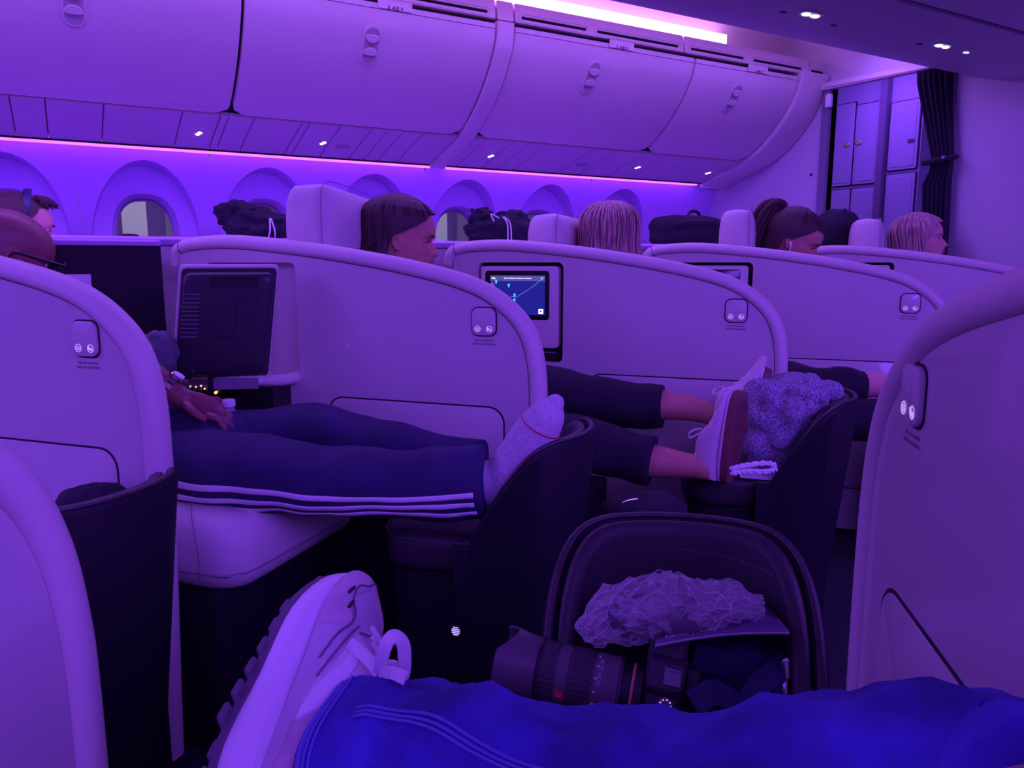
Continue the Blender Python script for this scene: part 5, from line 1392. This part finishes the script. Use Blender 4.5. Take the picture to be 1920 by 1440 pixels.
# plastic bag with headphones
film = bpy.data.materials.new('clear_plastic_film'); film.use_nodes = True; nt = film.node_tree; b = nt.nodes['Principled BSDF']
b.inputs['Base Color'].default_value = (.96, .94, .97, 1); b.inputs['Roughness'].default_value = .25; b.inputs['Specular IOR Level'].default_value = 1
tc = nt.nodes.new('ShaderNodeTexCoord'); nz = nt.nodes.new('ShaderNodeTexNoise'); nz.inputs['Scale'].default_value = 14; nz.inputs['Detail'].default_value = 6; nz.inputs['Distortion'].default_value = 3.2; nz.noise_type = 'RIDGED_MULTIFRACTAL' if hasattr(nz, 'noise_type') else 'FBM'; nz.normalize = True
rp = nt.nodes.new('ShaderNodeValToRGB'); rp.color_ramp.elements[0].position = .25; rp.color_ramp.elements[0].color = (.34, .34, .34, 1); rp.color_ramp.elements[1].position = .62; rp.color_ramp.elements[1].color = (.8, .8, .8, 1)
bp = nt.nodes.new('ShaderNodeBump'); bp.inputs['Strength'].default_value = 1; bp.inputs['Distance'].default_value = .02
nt.links.new(tc.outputs['Object'], nz.inputs['Vector']); nt.links.new(nz.outputs[0], rp.inputs[0]); nt.links.new(rp.outputs[0], b.inputs['Alpha']); nt.links.new(nz.outputs[0], bp.inputs['Height']); nt.links.new(bp.outputs[0], b.inputs['Normal'])
hc_ = hpos(1255, 1140, 1.08)
pbg = thing('plastic_bag', hc_ - Zv * .05, 'crinkled clear plastic bag of headphones on top of the camera and booklet', 'bag')
ax3 = (N2 * 1.0, D2, Zv)
R0 = []
nu, nv = 90, 30
pr = [(1078, 1168, 1178), (1095, 1150, 1192), (1120, 1112, 1200), (1160, 1092, 1205), (1200, 1082, 1200), (1240, 1074, 1192), (1275, 1075, 1180), (1300, 1088, 1176), (1340, 1090, 1170), (1380, 1092, 1160), (1400, 1108, 1155), (1412, 1115, 1158), (1430, 1118, 1155)]
rj = random.Random(11)
for px_, y0, y1 in cr(pr, 3):
    cc = hpos(px_, (y0 + y1) / 2, 1.09); rz = (y1 - y0) / 2 / FPX * 1.09; ring = []
    for j in range(nv):
        a = 2 * PI * j / nv; dp = .055 * min(1, rz / .03); n1 = noise.noise(Vector((px_ * .02, math.cos(a) * 1.6, math.sin(a) * 1.6))); n2 = abs(noise.noise(Vector((px_ * .03 + 4, math.cos(a) * 2.2, math.sin(a) * 2.2)))) + .5 * abs(noise.noise(Vector((px_ * .07 - 4, math.cos(a) * 4, math.sin(a) * 4))))
        k = 1 + .18 * n1 - .42 * n2 + .06
        ring.append(cc + (Zv * rz * math.sin(a) * (1 + (k - 1) * .5) + D2 * dp * math.cos(a) * k) * rj.uniform(.86, 1.06) + N2 * rj.uniform(-.004, .004) * min(1, rz / .03))
    R0.append(ring)
obj('film', loft(R0), film, pbg, smooth=False)
crs = []
rnd = random.Random(5)
for q in range(60):
    i0 = rnd.randint(1, len(R0) - 10); n_ = rnd.randint(4, 9); j0 = rnd.uniform(nv * .30, nv * .75); dj = rnd.uniform(-1.3, 1.3); pts = []
    for k in range(n_):
        jj = int(j0 + dj * k * .9) % nv; rg = R0[min(i0 + k, len(R0) - 1)]; cc = sum(rg, Vector()) / len(rg); pts.append((*(rg[jj] + (rg[jj] - cc).normalized() * .0015), .0003 + .0008 * math.sin(PI * (k + .5) / n_)))
    crs.append(tube(pts, 6, 3))
obj('crease', join(*crs), mat('film_crease', (.9, .85, .95), .3, alpha=.28), pbg)
M_hg = mat('grey_headphone', (.16, .14, .20), .5)
hbw = thing('headphones', hc_, 'grey headphones inside the plastic bag', 'headphones')
obj('ear_cup', blob(hpos(1262, 1155, 1.08), (.050, .04, .022), (N2, D2, Zv), amp=.05, seed=70, flat=False), M_hg, hbw)
obj('headband', rib([hpos(1135, 1130, 1.07), hpos(1142, 1160, 1.05), hpos(1170, 1185, 1.05), hpos(1215, 1195, 1.07)], .008), M_hg, hbw)
obj('ear_pad', blob(hpos(1350, 1135, 1.09), (.035, .035, .018), (N2, D2, Zv), amp=.05, seed=71, flat=False), M_hg, hbw)
